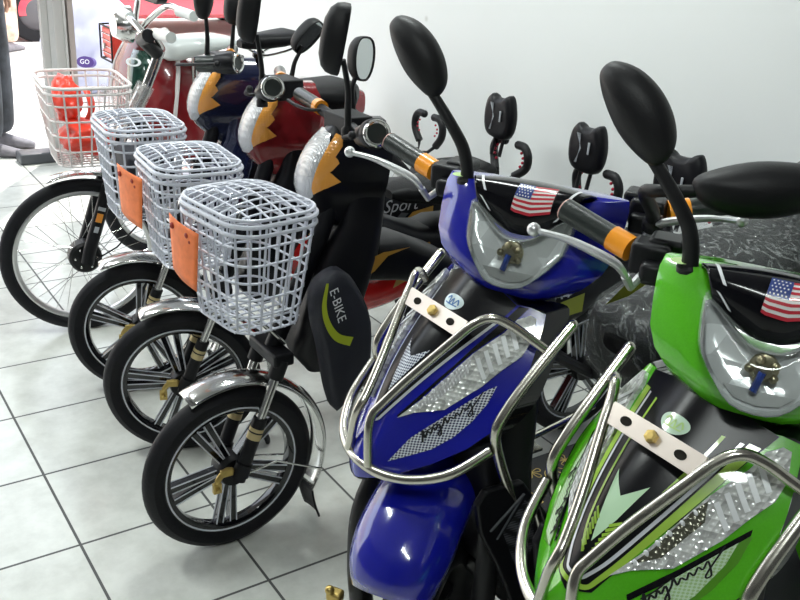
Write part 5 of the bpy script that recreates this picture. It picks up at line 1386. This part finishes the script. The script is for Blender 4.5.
# daylight portal over the shop opening: guides the sky light in, gives no light of its own
p = bpy.data.lights.new('opening_portal', 'AREA'); p.shape = 'RECTANGLE'; p.size = 5.2; p.size_y = 3.0; p.cycles.is_portal = True
pp = bpy.data.objects.new('opening_portal', p); COL.objects.link(pp); pp.location = (-.7, YO + .02, 1.5); pp.rotation_euler = (-PI / 2, 0, 0)

# ------------------------------------------------------------------ every loose piece of a repeated part is a part of its own
def split_loose(o):
    bm = bmesh.new(); bm.from_mesh(o.data)
    seen = set(); isl = []
    bm.verts.ensure_lookup_table()
    for v in bm.verts:
        if v.index in seen: continue
        st, cur = [v], set()
        while st:
            q = st.pop()
            if q.index in cur: continue
            cur.add(q.index); st.extend(e.other_vert(q) for e in q.link_edges if e.other_vert(q).index not in cur)
        seen |= cur; isl.append(cur)
    if len(isl) > 1:
        src = o.data
        for k, keep in enumerate(isl):
            b = bm.copy(); b.verts.ensure_lookup_table()
            bmesh.ops.delete(b, geom=[v for v in b.verts if v.index not in keep], context='VERTS')
            me = src.copy(); b.to_mesh(me); b.free()
            if k == 0: o.data = me
            else:
                c = o.copy(); c.data = me; COL.objects.link(c)
    bm.free()
SPLIT = ('visor_stripe', 'foot_rail', 'bracket_hole', 'hub_bolt', 'finger', 'ear', 'eye', 'arm_rest_rib', 'lamp_diode', 'lens_rib', 'reflector_facet', 'grille_bar', 'carrier_arm', 'ink_mark', 'saddle_rail', 'backrest_post', 'basket_bracket', 'winglet_line', 'shock_absorber', 'swing_arm', 'mudguard_stay', 'headlamp.', 'kick_stand', 'pinstripe.none')
for o in list(bpy.data.objects):
    if o.type == 'MESH' and o.name.split('.')[0] in SPLIT: split_loose(o)

# ================================================================== CAMERA
cam = bpy.data.cameras.new('camera'); cam.sensor_width = 36; cam.lens = 41.4767; cam.clip_start = .05
co = bpy.data.objects.new('camera', cam); COL.objects.link(co)
r, u, f = V((.82993, -.55439, .06226)), V((.17155, .35981, .91712)), V((.53084, .75046, -.39373))
co.matrix_world = Matrix(((r.x, u.x, -f.x, -.4321), (r.y, u.y, -f.y, -3.17125), (r.z, u.z, -f.z, 1.43991), (0, 0, 0, 1)))
sc.camera = co
vs = sc.view_settings; vs.view_transform = 'Standard'; vs.look = 'None'; vs.gamma = 1; vs.use_curve_mapping = False; vs.exposure = 0.12
sc.cycles.use_denoising = True; sc.cycles.sample_clamp_indirect = 6; sc.cycles.max_bounces = 8; sc.cycles.transparent_max_bounces = 16
